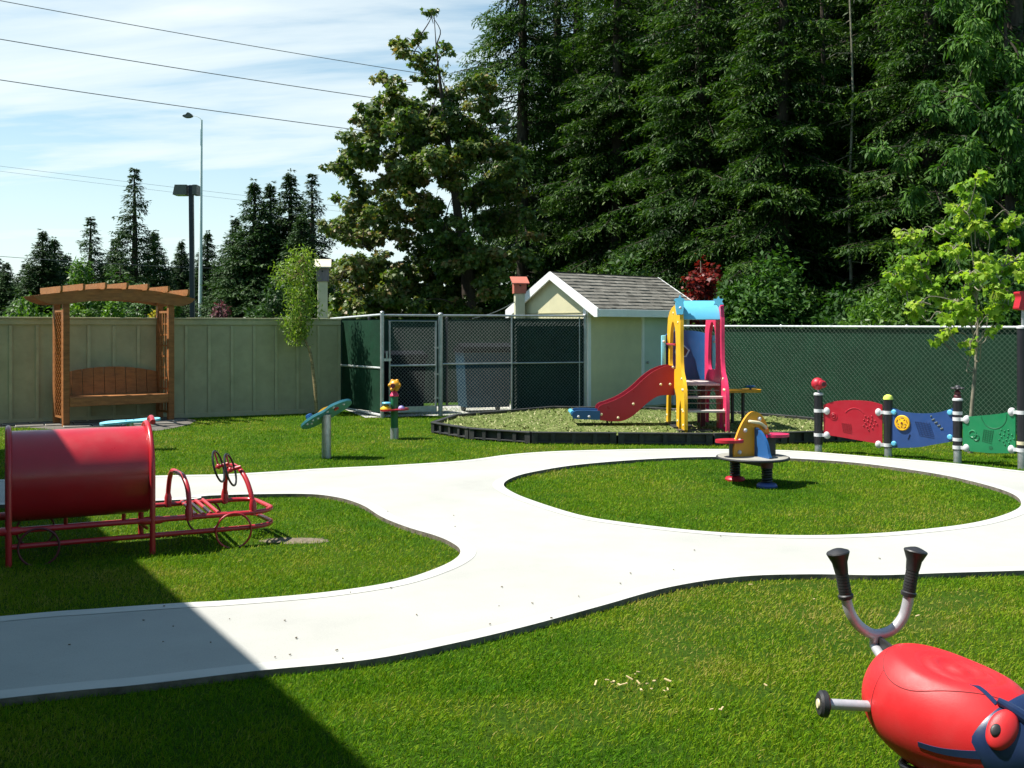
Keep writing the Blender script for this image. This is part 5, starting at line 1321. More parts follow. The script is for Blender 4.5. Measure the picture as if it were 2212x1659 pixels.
# face mask over the front
mb = MB(); NP = 64; NT = 14
def edge_th(ph):
    a = abs((ph+PI) % (2*PI)-PI)
    return 2.03+0.08*math.cos(2*a) if a < 1.35 else 2.03+0.08*math.cos(2.7)+0.62*((a-1.35)/(PI-1.35))**0.8
V = []
for i in range(NT+1):
    row = []
    for j in range(NP):
        ph = 2*PI*j/NP; th0 = edge_th(ph); th = th0+(PI-0.02-th0)*i/NT
        row.append(mb.bm.verts.new(onb(th, ph, 0.009 if i else -0.004)))
    V.append(row)
for A_, B2 in zip(V, V[1:]):
    for j in range(NP):
        mb._face((A_[j], A_[(j+1) % NP], B2[(j+1) % NP], B2[j]))
mb._face(V[-1])
mask = mb.build('face_mask', M['navy'], t, t, angle=60)
for sg in (1, -1):
    strip('brow_stripe', [(1.74, 0.40 if sg > 0 else -0.85), (1.86, 0.46 if sg > 0 else -0.90), (2.05, 0.55 if sg > 0 else -0.95)], 0.0075, 0.002, M['navy'], mask)
    strip('mouth_stripe', [(1.52, sg*1.80), (1.72, sg*1.74), (1.93, sg*1.64), (2.16, sg*1.50)], lambda f: 0.0085+0.005*f, 0.002, M['navy'], mask)
    th, ph = 2.22, sg*0.92
    n_ = bodyN(th, ph); c = onb(th, ph, 0.002)
    a_ = (f_-n_*f_.dot(n_)).normalized(); b2 = n_.cross(a_)
    rot = Matrix((a_, b2, n_)).transposed()
    mb = MB(); mb.sphere(c, 1.0, (0.044, 0.068, 0.024), rot, 28, 16); eye = mb.build('eye', M['red_plastic'], mask, t)
    mb = MB(); mb.sphere(c+n_*0.0205-a_*0.017-b2*sg*0.016, 1.0, (0.0155, 0.021, 0.007), rot, 18, 10); mb.build('pupil', M['black_rubber'], eye, t)
    # heavy brow ridge over the eye
    mb = MB(); pts = [onb(2.04+0.10*i, sg*(0.52-0.02*i), 0.014) for i in range(7)]
    mb.tube(pts, [0.010, 0.015, 0.018, 0.020, 0.020, 0.018, 0.012], 10); mb.build('brow', M['navy'], mask, t)
# beak
mb = MB(); tip = onb(2.7, PI, 0.0)+f_*0.045-u_*0.01
b1, b2_, b3 = onb(2.50, PI-0.85, 0.004), onb(2.50, PI+0.85, 0.004), onb(2.35, PI, 0.004)
b4 = onb(2.95, PI*0.5, 0.006)
v_ = [mb.bm.verts.new(p) for p in (tip, b1, b2_, b3, onb(3.0, PI, 0.01))]
mb._face((v_[0], v_[1], v_[3])); mb._face((v_[0], v_[3], v_[2])); mb._face((v_[0], v_[4], v_[1])); mb._face((v_[0], v_[2], v_[4])); mb._face((v_[1], v_[4], v_[2], v_[3]))
mb.build('beak', M['navy'], mask, t)
# handlebar
HYv = 3.86
def hq(x, y): return D(x, y, HYv)
stem0 = BC-f_*0.27+u_*0.05
ub = spline([hq(1827, 1290), hq(1836, 1322), hq(1856, 1352), hq(1888, 1370), hq(1925, 1362), hq(1950, 1335), hq(1960, 1305), hq(1963, 1284)], 6)
mb = MB(); mb.tube(ub, 0.0195, 16); hb = mb.build('handlebar', M['alu'], t, t)
mb = MB(); mb.tube([hq(1890, 1372), hq(1889, 1395), stem0], 0.0185, 14); mb.build('stem', M['alu'], hb, t)
mb = MB(); mb.bar(hq(1898, 1388), BC-f_*0.24+u_*0.10, 0.012, 0.05); mb.build('stem_bracket', M['black_rubber'], hb, t)
for p0, p1 in ((hq(1828, 1292), hq(1809, 1188)), (hq(1962, 1286), hq(1979, 1185))):
    d = (p1-p0); L = d.length; d.normalize(); a_, b2 = frame_from(d)
    Mx = Matrix((a_, b2, d)).transposed().to_4x4(); Mx.translation = p0
    prof = [(0.020, -0.004), (0.0275, 0.0), (0.0285, 0.012), (0.023, 0.016)]
    k = 7
    for i in range(k):
        z = 0.018+0.011*i
        prof += [(0.0235, z), (0.0235, z+0.008), (0.0215, z+0.0085), (0.0215, z+0.0105)]
    z = 0.018+0.011*k
    prof += [(0.024, z), (0.028, z+(L-z)*0.45), (0.0405, z+(L-z)*0.80), (0.043, z+(L-z)*0.88), (0.0405, z+(L-z)*0.93), (0.022, L+0.002), (0.008, L+0.006), (0, L+0.006)]
    mb = MB(); mb.lathe(prof, Mx, 24); mb.build('grip', M['black_rubber'], hb, t, angle=28)
# foot pegs
for sg in (1, -1):
    dd = Vector((-1.0, -0.18, 0)).normalized()*sg
    base = BC-f_*0.06*1+Vector((0, 0.03, -0.012))
    tip = Vector((1.075, 3.575, 0.358)) if sg > 0 else base-(Vector((1.075, 3.575, 0.358))-base)
    dd = (tip-base).normalized()
    mb = MB(); mb.cyl(base+dd*0.1, tip, 0.0185, 16); pg = mb.build('foot_peg', M['alu'], t, t)
    a_, b2 = frame_from(dd); Mx = Matrix((a_, b2, dd)).transposed().to_4x4(); Mx.translation = tip
    mb = MB(); mb.lathe([(0.0, -0.014), (0.036, -0.014), (0.045, -0.007), (0.045, 0.010), (0.037, 0.018), (0.0, 0.019)], Mx, 28); cp = mb.build('peg_cap', M['black_rubber'], pg, t)
    mb = MB(); mb.lathe([(0.0, 0.018), (0.017, 0.018), (0.015, 0.023), (0, 0.024)], Mx, 18); mb.build('cap_plug', M['cream_plastic'], cp, t)
# spring and base
mb = MB(); turns, n_ = 4.4, 120
sc = Vector((1.405, 3.53, 0))
mb.tube([(sc.x+0.073*math.cos(2*PI*turns*i/n_), sc.y+0.073*math.sin(2*PI*turns*i/n_), 0.025+0.175*i/n_) for i in range(n_+1)], 0.0125, 10); mb.build('spring', M['black_paint'], t, t)
mb = MB(); mb.lathe([(0, 0), (0.11, 0), (0.11, 0.012), (0.05, 0.02), (0, 0.02)], Matrix.Translation(sc), 28); mb.build('base_plate', M['dark_metal'], t, t)
# ------------------------------------------------------------------ foliage
DIAMOND = (np.array([(0, 0), (0.5, 0.5), (1, 0), (0.5, -0.5)]), )
RH = np.array([(0.0, 0.0), (0.42, 0.5), (1.0, 0.0), (0.42, -0.5)])                      # rhombic leaf
LANCE = np.array([(0.0, 0.0), (0.35, 0.5), (0.75, 0.32), (1.0, 0.0), (0.75, -0.32), (0.35, -0.5)])
MAPLE = np.array([(0.0, 0.0), (0.10, 0.42), (0.36, 0.34), (0.55, 0.62), (0.62, 0.26), (1.0, 0.0), (0.62, -0.26), (0.55, -0.62), (0.36, -0.34), (0.10, -0.42)])
def leaves(tmpl, c, d, n, L, W, curl=0.15):
    """c base points, d leaf direction, n leaf normal; returns verts, faces"""
    d = d/np.linalg.norm(d, axis=1, keepdims=True)
    s = np.cross(n, d); s /= (np.linalg.norm(s, axis=1, keepdims=True)+1e-9)
    nn = np.cross(d, s)
    K = len(tmpl)
    t = tmpl[None, :, :]
    v = c[:, None, :]+d[:, None, :]*(t[..., 0:1]*L[:, None, None])+s[:, None, :]*(t[..., 1:2]*W[:, None, None])-nn[:, None, :]*((t[..., 0:1]**2)*(curl*L)[:, None, None])+nn[:, None, :]*(np.abs(t[..., 1:2])*(0.25*W)[:, None, None])
    v = v.reshape(-1, 3)
    return v, np.arange(len(v)).reshape(-1, K)
def rnd_dir(r, n):
    v = r.normal(size=(n, 3)); return v/np.linalg.norm(v, axis=1, keepdims=True)

def conifer(seed, H, Rb, z0, whorl=0.45, per=5, dens=1.0, droop=0.25, leafL=0.24, leafW=0.075, shape=0.8, up=0.15, twig_k=6.5, gap=0.12, density_above=None):
    r = np.random.default_rng(seed)
    C, Dd, Nn, LL, WW, TT = [], [], [], [], [], []
    segs = []
    z = z0
    while z < H-0.15:
        f = (z-z0)/(H-z0)
        for b in range(per):
            if r.random() < gap: continue
            az = r.uniform(0, 2*PI)
            Lb = Rb*((1-f)**shape)*r.uniform(0.7, 1.15)*(0.75+0.25*min(1, f*6+0.3))
            if Lb < 0.12: Lb = 0.12
            el = up-0.35*(1-f)*0.6+r.normal(0, 0.15)
            d0 = np.array([math.cos(az)*math.cos(el), math.sin(az)*math.cos(el), math.sin(el)])
            side = np.array([-math.sin(az), math.cos(az), 0.0])
            base = np.array([0, 0, z+r.uniform(-0.32, 0.32)])
            sag = droop*Lb*r.uniform(0.7, 1.3)
            bt = r.normal(0, 0.10)
            def P(t): return base+d0*(Lb*t)+np.array([0, 0, -1.0])*(sag*(t**1.6)*(1-0.35*t))
            segs.append([P(t) for t in (0, 0.35, 0.7, 0.95)]+[0.012+0.02*Lb/3])
            kk = 1.0 if density_above is None or z < density_above else 0.45
            nt_ = max(4, int(Lb*twig_k*dens*kk))
            for i in range(nt_):
                t = 0.12+0.88*((i+r.random())/nt_)
                p = P(t)
                for sg in (-1, 1):
                    tl_ = (0.42*Lb*(1-t)+0.26*min(1.0, 0.15+(1-f)*4))*r.uniform(0.6, 1.2)
                    tl_ = min(tl_, 1.15)
                    a = r.uniform(0.6, 1.15)
                    td = d0*math.cos(a)+side*sg*math.sin(a)+np.array([0, 0, r.normal(-0.12, 0.14)])
                    m_ = max(2, int(tl_/(leafL*0.42)))
                    q = (np.arange(m_)+r.random(m_))/m_
                    c = p[None, :]+td[None, :]*(q*tl_)[:, None]+np.array([0, 0, -1.0])[None, :]*(0.45*tl_*q**1.7)[:, None]
                    ld = td[None, :]*0.8+r.normal(0, 0.38, (m_, 3))+np.array([0, 0, -0.30])[None, :]
                    C.append(c); Dd.append(ld)
                    Nn.append(np.array([0, 0, 1.0])[None, :]+r.normal(0, 0.45, (m_, 3)))
                    LL.append(leafL*r.uniform(0.6, 1.25, m_)); WW.append(leafW*r.uniform(0.7, 1.3, m_))
                    TT.append(np.clip(0.28+bt+0.32*q*(0.4+0.6*t)+r.normal(0, 0.13, m_), 0, 1))  # inner shade painted in: sprays lighten towards their tips
        z += whorl*r.uniform(0.7, 1.3)*(1-0.35*f)
    C = np.concatenate(C); Dd = np.concatenate(Dd); Nn = np.concatenate(Nn); LL = np.concatenate(LL); WW = np.concatenate(WW); TT = np.concatenate(TT)
    v, fc = leaves(RH, C, Dd, Nn, LL, WW, 0.1)
    return v, fc, np.repeat(TT, 4), segs
def conifer_parts(name_seed, trunk_r, H, segs, barkm):
    mb = MB()
    mb.tube([(0, 0, -0.1), (0, 0, H*0.3), (0.03, 0, H*0.65), (0, 0, H*0.99)], [trunk_r*1.15, trunk_r*0.85, trunk_r*0.5, 0.02], 12)
    for s in segs: mb.tube(s[:4], [s[4], s[4]*0.75, s[4]*0.5, s[4]*0.2], 4, caps=False)
    me_o = mb.build('trunk', barkm); me = me_o.data; bpy.data.objects.remove(me_o)
    return me
CONMESH = {}
def conifer_kind(key, leafm, trunk_r, barkm=None, **kw):
    v, fc, tt, segs = conifer(**kw)
    o = np_mesh('crown', v, fc, tt, leafm); me = o.data; bpy.data.objects.remove(o)
    CONMESH[key] = (me, conifer_parts(key, trunk_r, kw['H'], segs, barkm or M['bark']), len(fc))
def tree_from(key, name, label, cat, loc, rz=0.0, sc=(1, 1, 1), group=None):
    t = thing(name, label, cat, loc, rz, group); t.scale = sc
    link(bpy.data.objects.new('crown', CONMESH[key][0]), t); link(bpy.data.objects.new('trunk', CONMESH[key][1]), t)
    return t

M['fir'] = leaf_mat('fir_needles', [(0.006, 0.019, 0.004), (0.017, 0.048, 0.007), (0.054, 0.108, 0.014), (0.130, 0.190, 0.028)], 0.25, (1.3, 1.5, 0.5), 0.55, 0.2, 0.18)  # sunlit sprays and deep shade put into the light and dark tones
M['fir_far'] = leaf_mat('far_conifer_needles', [(0.012, 0.034, 0.010), (0.022, 0.056, 0.014), (0.042, 0.086, 0.020), (0.075, 0.125, 0.028)], 0.15, None, 0.6, 0.25, 0.2)
M['cedar_leaf'] = leaf_mat('cedar_sprays', [(0.020, 0.050, 0.010), (0.035, 0.085, 0.014), (0.06, 0.125, 0.02), (0.10, 0.17, 0.03)], 0.2, None, 0.5, 0.3, 0.1)
M['maple_leaf'] = leaf_mat('bigleaf_maple_leaves', [(0.036, 0.080, 0.012), (0.075, 0.130, 0.020), (0.115, 0.160, 0.030), (0.16, 0.165, 0.045), (0.21, 0.125, 0.045)], 0.35, (1.2, 1.4, 0.5), 0.45, 0.4)
M['young_leaf'] = leaf_mat('young_maple_leaves', [(0.11, 0.23, 0.02), (0.20, 0.36, 0.03), (0.30, 0.46, 0.045), (0.42, 0.50, 0.09)], 0.48, (1.25, 1.25, 0.5), 0.5, 0.15)
M['willow_leaf'] = leaf_mat('narrow_tree_leaves', [(0.08, 0.16, 0.015), (0.15, 0.25, 0.025), (0.23, 0.33, 0.04), (0.32, 0.37, 0.08)], 0.4, (1.2, 1.3, 0.5), 0.45, 0.35)
M['broad_leaf'] = leaf_mat('hanging_broad_leaves', [(0.018, 0.055, 0.010), (0.035, 0.095, 0.014), (0.065, 0.15, 0.02), (0.11, 0.20, 0.03)], 0.28, (1.3, 1.5, 0.5), 0.6, 0.2)
M['shrub_leaf'] = leaf_mat('bright_shrub_leaves', [(0.035, 0.09, 0.012), (0.07, 0.15, 0.018), (0.12, 0.22, 0.03), (0.2, 0.29, 0.05)], 0.35, None, 0.45, 0.35, 0.15)
M['red_leaf'] = leaf_mat('red_maple_leaves', [(0.06, 0.008, 0.008), (0.13, 0.014, 0.012), (0.22, 0.025, 0.018), (0.32, 0.05, 0.03)], 0.3, (1.4, 0.7, 0.5), 0.45, 0.35)
M['plum_leaf'] = leaf_mat('purple_shrub_leaves', [(0.03, 0.014, 0.02), (0.07, 0.025, 0.035), (0.13, 0.045, 0.055), (0.2, 0.09, 0.09)], 0.25, (1.2, 0.9, 0.8), 0.5, 0.3)
M['yellow_leaf'] = leaf_mat('yellow_shrub_leaves', [(0.2, 0.2, 0.02), (0.38, 0.34, 0.03), (0.55, 0.48, 0.06)], 0.35, (1.2, 1.1, 0.5), 0.5, 0.3)

# --- near wood on the right: tall firs, forest edge running from the maple to the right hand fence
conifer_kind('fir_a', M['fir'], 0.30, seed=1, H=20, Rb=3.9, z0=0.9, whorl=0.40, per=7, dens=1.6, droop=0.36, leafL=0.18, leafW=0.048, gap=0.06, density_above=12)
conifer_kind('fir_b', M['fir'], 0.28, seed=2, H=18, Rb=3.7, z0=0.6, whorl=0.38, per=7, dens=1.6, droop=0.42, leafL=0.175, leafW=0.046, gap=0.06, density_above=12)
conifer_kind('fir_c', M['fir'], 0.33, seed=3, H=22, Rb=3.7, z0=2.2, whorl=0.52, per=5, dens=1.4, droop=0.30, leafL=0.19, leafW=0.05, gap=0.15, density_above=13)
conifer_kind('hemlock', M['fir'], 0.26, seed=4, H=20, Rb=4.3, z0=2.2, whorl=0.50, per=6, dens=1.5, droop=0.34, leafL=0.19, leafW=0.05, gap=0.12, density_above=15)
def at_px(x, Y): return ((x-CX)/F*Y, Y, 0)
wood = 'tall conifers of the wood behind the shed'
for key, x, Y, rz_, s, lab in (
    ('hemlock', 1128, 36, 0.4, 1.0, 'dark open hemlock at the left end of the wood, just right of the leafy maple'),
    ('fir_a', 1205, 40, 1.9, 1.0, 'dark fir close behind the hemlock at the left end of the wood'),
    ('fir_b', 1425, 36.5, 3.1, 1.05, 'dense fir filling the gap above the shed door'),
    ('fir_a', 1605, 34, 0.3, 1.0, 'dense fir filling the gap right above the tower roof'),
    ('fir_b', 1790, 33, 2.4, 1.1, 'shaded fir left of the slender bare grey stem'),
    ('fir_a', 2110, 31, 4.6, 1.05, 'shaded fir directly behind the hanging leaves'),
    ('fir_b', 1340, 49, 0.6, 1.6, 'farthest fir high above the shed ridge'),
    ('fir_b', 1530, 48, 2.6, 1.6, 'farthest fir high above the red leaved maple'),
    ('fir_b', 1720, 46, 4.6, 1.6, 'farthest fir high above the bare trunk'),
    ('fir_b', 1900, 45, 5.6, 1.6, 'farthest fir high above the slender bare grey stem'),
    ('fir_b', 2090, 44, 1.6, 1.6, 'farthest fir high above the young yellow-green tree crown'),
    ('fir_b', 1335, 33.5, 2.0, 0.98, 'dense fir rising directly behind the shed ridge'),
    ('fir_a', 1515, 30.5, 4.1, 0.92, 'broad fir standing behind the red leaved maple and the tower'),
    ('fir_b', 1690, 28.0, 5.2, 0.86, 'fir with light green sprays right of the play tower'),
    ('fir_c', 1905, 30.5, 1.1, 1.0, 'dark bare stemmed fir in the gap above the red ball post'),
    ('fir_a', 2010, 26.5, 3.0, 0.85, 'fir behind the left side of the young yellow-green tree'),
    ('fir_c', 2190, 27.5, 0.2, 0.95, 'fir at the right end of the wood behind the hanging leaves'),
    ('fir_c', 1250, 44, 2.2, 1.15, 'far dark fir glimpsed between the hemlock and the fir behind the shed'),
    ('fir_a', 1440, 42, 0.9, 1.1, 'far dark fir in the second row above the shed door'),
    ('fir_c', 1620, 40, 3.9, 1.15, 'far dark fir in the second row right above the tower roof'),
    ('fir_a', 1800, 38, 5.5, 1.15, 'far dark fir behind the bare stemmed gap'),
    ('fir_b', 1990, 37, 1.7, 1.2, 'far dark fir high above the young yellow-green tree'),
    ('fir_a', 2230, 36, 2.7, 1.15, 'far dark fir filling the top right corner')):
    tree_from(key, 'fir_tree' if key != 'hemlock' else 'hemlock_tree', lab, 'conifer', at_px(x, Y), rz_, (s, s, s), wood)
# thin dead stems in the gap
mb = MB()
for x, Y, L_, r_ in ((1822, 27.5, 9.5, 0.07), (1862, 28.5, 11, 0.06), (1775, 29, 10.5, 0.09)):
    pass
for lab, x, Y, L_, r_ in (('slender bare grey stem in the dark gap of the wood', 1838, 27.0, 10.5, 0.05), ('thicker bare trunk at the left edge of the dark gap', 1775, 29, 12.0, 0.11)):
    b0 = Vector(at_px(x, Y)); t = thing('bare_tree', lab, 'tree', b0, 0, 'bare stems in the wood')
    mb = MB(); pts = [b0+Vector((0.05*math.sin(i*1.3), 0, L_*i/8-0.05)) for i in range(9)]
    mb.tube(pts, [r_*(1-0.07*i) for i in range(9)], 8)
    rr = random.Random(x)
    for i in range(16):
        z = rr.uniform(1.5, L_*0.95); a = rr.uniform(0, 2*PI); q = b0+Vector((0, 0, z)); l_ = rr.uniform(0.5, 1.5)
        mb.tube([q, q+Vector((math.cos(a)*l_*0.6, math.sin(a)*l_*0.6, -0.08)), q+Vector((math.cos(a)*l_, math.sin(a)*l_, -0.3*l_))], [0.014, 0.010, 0.004], 5, caps=False)
    mb.build('trunk', M['bark_pale'] if r_ < 0.1 else M['bark'], t, t)

# --- broadleaf skeletons
def broad(seed, base, H, spread, trunk_r, levels, leaf_t, leafm, barkm, L, W, per_tip, name, label, cat='tree', fork_z=0.25, lean=(0, 0), tip_rad=0.35, tint=(0.4, 0.2), up_bias=0.35, nlimbs=7, squash=1.0, drop=0.25, group=None, env=None, clump_tint=0.12, pts_extra=None):
    r = np.random.default_rng(seed)
    t = thing(name, label, cat, base, 0, group)
    mb = MB()
    tips = []
    def grow(p, d, l_, rad, lev):
        n_ = 4; pts = [p]; q = np.array(p); dd = np.array(d)
        for i in range(n_):
            dd = dd+r.normal(0, 0.13, 3)+np.array([0, 0, 0.06]); dd /= np.linalg.norm(dd)
            q = q+dd*l_/n_; pts.append(q.copy())
        mb.tube([Vector(x) for x in pts], [rad*(1-0.16*i) for i in range(n_+1)], 8 if rad > 0.04 else 5, caps=False)
        if lev <= 1:
            for i in range(1, n_+1): tips.append((pts[i], dd))
        if lev == 0: return
        k = int(r.integers(2, 5))+ (1 if lev > 1 else 0)
        for i in range(k):
            f = r.uniform(0.4, 1.0); b = np.array(pts[min(n_, int(f*n_+0.5))])
            nd = dd+rnd_dir(r, 1)[0]*r.uniform(0.6, 1.0)+np.array([0, 0, up_bias*0.3]); nd /= np.linalg.norm(nd)
            grow(b, nd, l_*r.uniform(0.5, 0.75), rad*0.5, lev-1)
    top = np.array([lean[0], lean[1], H])
    tr = [np.array([0, 0, -0.05])+(top-np.array([0, 0, -0.05]))*f+np.array([math.sin(f*5+seed)*0.04*H*0.3, math.cos(f*4)*0.02*H*0.3, 0])*f for f in np.linspace(0, 0.93, 9)]
    mb.tube([Vector(x) for x in tr], [trunk_r*(1.15-0.95*i/8) for i in range(9)], 12)
    for i in range(nlimbs):
        f = fork_z+(0.90-fork_z)*(i+r.random()*0.6)/nlimbs
        b = tr[0]+(top-tr[0])*f*0.93
        k = min(8, int(f*8)); b = tr[k]+(tr[min(8, k+1)]-tr[k])*(f*8-k)
        az = i*2.4+r.normal(0, 0.3); el = up_bias+0.5*f+r.normal(0, 0.12)
        d = np.array([math.cos(az)*math.cos(el), math.sin(az)*math.cos(el)*squash, math.sin(el)])
        ll = spread*(1.05-0.55*f)*r.uniform(0.75, 1.1) if env is None else env(f)*spread*r.uniform(0.8, 1.1)
        grow(b, d, ll*0.62, trunk_r*0.45*(1-0.5*f), levels)
    tips.append((tr[-1], np.array([0, 0, 1.0])))
    mb.build('trunk', barkm, t)
    C, Dd, Nn, TT = [], [], [], []
    for p, d in tips:
        m_ = max(1, int(r.poisson(per_tip)))
        if r.random() < 0.06: continue
        off = rnd_dir(r, m_)*(tip_rad*r.random(m_)**0.6)[:, None]
        c = np.array(p)[None, :]+off
        C.append(c); Dd.append(off+np.array([0, 0, -drop*tip_rad])[None, :]+r.normal(0, 0.3*tip_rad, (m_, 3)))
        Nn.append(np.array([0, 0, 1.0])[None, :]+off/tip_rad*0.6+r.normal(0, 0.35, (m_, 3)))
        TT.append(np.clip(tint[0]+r.normal(0, clump_tint)+r.normal(0, tint[1], m_), 0, 1))
    C = np.concatenate(C); n_ = len(C); Dd = np.concatenate(Dd); Nn = np.concatenate(Nn); TT = np.concatenate(TT)
    Ls = L*r.uniform(0.65, 1.25, n_); v, fc = leaves(leaf_t, C, Dd, Nn, Ls, Ls*(W/L)*r.uniform(0.8, 1.2, n_), 0.2)
    np_mesh('crown', v, fc, np.repeat(TT, len(leaf_t)), leafm, t)
    return t, n_
STAT = {}
def clump_tree(seed, name, label, base, trunk, tr0, clumps, Y, leaf_t, leafm, barkm, L, W, dens, tint, drop=0.2, dy=1.6, hang=0.0, origin=0.5, cat='tree', spread=1.0):
    """crown of leafy boughs, each carried by a limb from the trunk: clumps are (x, y, radius px) surveyed at the tree's own distance"""
    r = np.random.default_rng(seed); base = Vector(base)
    t = thing(name, label, cat, base)
    mb = MB(); tp = spline([base+Vector((0, 0, -0.05))]+[D(x, y, Y) for x, y in trunk], 5)
    n_ = len(tp); mb.tube(tp, [tr0*max(0.05, 1.1-1.15*(i/n_)**0.8) for i in range(n_)], 12)
    C, Dd, Nn, TT = [], [], [], []
    cl = []
    for (x, y, rp) in clumps:
        c = np.array(D(x, y, Y))+np.array([0, r.uniform(-dy, dy), 0])
        k = min(range(n_), key=lambda i: abs(tp[i].z-c[2]*0.8)); cl.append((np.linalg.norm(c-np.array(tp[k])), c, rp/F*Y))
    cl.sort(key=lambda q: q[0]); done = []
    for (dist, c, R_) in cl:                      # each bough springs from the trunk or from a bough nearer to it
        hz_ = c[2]*(origin if dist > 1.2 else 0.75); k = min(range(n_), key=lambda i: abs(tp[i].z-hz_)); p0 = np.array(tp[k]); best = np.linalg.norm(c-p0)*0.9
        for (d2, c2) in done:
            q = np.linalg.norm(c-c2)*(1.0 if c2[2] < c[2]+0.15 else 1.6)+0.25
            if d2 < dist-0.1 and q < best: best = q; p0 = c2
        done.append((dist, c))
        mid = p0*0.45+c*0.55+np.array([0, 0, 0.10*np.linalg.norm(c-p0)*(1 if hang == 0 else 1.5)])
        lr = min(tr0*0.32, 0.014+0.012*np.linalg.norm(c-p0))
        pts = spline([Vector(p0), Vector(p0*0.75+mid*0.25+r.normal(0, 0.06, 3)), Vector(mid+r.normal(0, 0.08, 3)), Vector(c)], 4)
        mb.tube(pts, [lr*(1-0.8*i/(len(pts)-1)) for i in range(len(pts))], 6, caps=False)
        ct = r.normal(0, 0.12)
        ns = max(3, int(5+R_*9))
        for q in range(ns):
            d = rnd_dir(r, 1)[0]*np.array([1, 1, 0.75]); sc_ = c+d*R_*spread*r.uniform(0.25, 1.0)
            if hang: sc_[2] -= hang*R_*r.random()
            mb.tube([Vector(c*0.7+p0*0.3) if q % 3 == 0 else Vector(c), Vector((c+sc_)/2+np.array([0, 0, 0.05])), Vector(sc_)], [0.008, 0.006, 0.003], 4, caps=False)
            sr = R_*r.uniform(0.30, 0.52); m_ = max(4, int(dens*sr*sr*r.uniform(0.6, 1.3)))
            o = rnd_dir(r, m_)*np.array([1, 1, 0.7+hang])[None, :]*(r.random(m_)**0.45)[:, None]
            C.append(sc_[None, :]+o*sr); Dd.append(o+np.array([0, 0, -drop])[None, :]+r.normal(0, 0.35, (m_, 3)))
            Nn.append(np.array([-0.15, -0.1, 0.7])[None, :]+o*0.8+r.normal(0, 0.5, (m_, 3)))
            TT.append(np.clip(tint[0]+ct+r.normal(0, 0.09)+r.normal(0, tint[1], m_), 0, 1))
    mb.build('trunk', barkm, t, t)
    C = np.concatenate(C)-np.array(base)[None, :]; k = len(C); Dd = np.concatenate(Dd); Nn = np.concatenate(Nn); TT = np.concatenate(TT)
    Ls = L*r.uniform(0.6, 1.25, k); v, fc = leaves(leaf_t, C, Dd, Nn, Ls, Ls*(W/L)*r.uniform(0.8, 1.2, k), 0.2)
    np_mesh('crown', v, fc, np.repeat(TT, len(leaf_t)), leafm, t)
    return t, k
MC = [(725, 345, 22), (760, 332, 28), (745, 378, 26), (790, 350, 40), (760, 425, 34), (805, 425, 42), (772, 482, 38), (742, 503, 26), (733, 560, 33), (727, 612, 33), (765, 600, 42), (765, 650, 42), (722, 655, 28), (805, 540, 44), (815, 480, 44), (825, 600, 50), (812, 660, 46), (855, 642, 46),
      (835, 140, 17), (800, 163, 16), (828, 178, 22), (872, 95, 13), (905, 62, 14), (936, 30, 9), (880, 150, 24), (850, 215, 32), (815, 228, 27), (786, 248, 20), (842, 272, 42), (884, 235, 40), (920, 150, 22), (925, 212, 38), (960, 128, 18), (975, 192, 34), (942, 285, 46), (884, 322, 48), (992, 272, 44), (1040, 192, 27), (1052, 242, 36), (1072, 305, 40), (1012, 345, 46), (944, 375, 46), (872, 402, 48), (1078, 385, 40), (1012, 425, 40), (1105, 335, 27), (1112, 420, 30), (935, 452, 44), (872, 482, 46), (1064, 482, 40), (1000, 512, 32), (905, 552, 48), (955, 602, 48), (1012, 585, 34), (1062, 562, 40), (884, 622, 46), (955, 660, 42), (1012, 655, 34), (1082, 622, 40), (1120, 560, 36), (830, 350, 34)]
MC += [(900, 100, 14), (917, 84, 12), (892, 122, 17), (926, 108, 14), (938, 66, 10), (860, 122, 16), (950, 158, 18), (940, 182, 22), (1000, 620, 42), (1030, 540, 38), (985, 560, 42), (960, 520, 42), (905, 690, 40), (1000, 690, 40), (800, 690, 40), (1020, 300, 40), (1100, 480, 36), (1110, 380, 30), (905, 270, 34), (835, 320, 34)]
rq = random.Random(6)
MC += [(x+rq.uniform(-52, 52), y+rq.uniform(-44, 44), rp*0.62) for x, y, rp in MC if rp > 24 and y > 170]+[(x+rq.uniform(-58, 58), y+rq.uniform(-50, 50), rp*0.5) for x, y, rp in MC if rp > 30 and y > 200]
MC = [q for q in MC if q[0] > 712+max(0, 330-q[1])*0.55]
_, STAT['maple'] = clump_tree(21, 'maple_tree', 'large leafy maple with brownish seed clusters behind the gate', at_px(1014, 27.5), [(1012, 640), (1006, 570), (990, 470), (972, 340), (956, 220), (944, 120), (937, 22)], 0.22, MC, 27.5, MAPLE, M['maple_leaf'], M['bark'], 0.105, 0.115, 2250, (0.40, 0.24), 0.45, 1.7, origin=0.5, spread=1.3)
BCL = [(2100, 40, 40), (2150, 15, 40), (2205, 60, 40), (2062, 112, 34), (2122, 122, 40), (2182, 142, 40), (2042, 180, 30), (2102, 202, 40), (2162, 222, 40), (2212, 205, 40), (1988, 245, 26), (2042, 262, 36), (2102, 282, 40), (2162, 302, 40), (2212, 292, 40), (1928, 308, 24), (1978, 322, 30), (2032, 342, 38), (2092, 352, 40), (2152, 372, 40), (2208, 372, 40), (1988, 378, 26), (2026, 402, 34), (2082, 422, 40), (2142, 442, 40), (2202, 452, 40), (2062, 482, 36), (2150, 500, 40), (2260, 100, 50), (2270, 220, 50), (2270, 340, 50), (2270, 450, 50), (2230, 520, 45), (2200, -40, 50), (2130, -50, 40), (2080, -20, 36), (2100, 550, 40), (2180, 560, 40)]
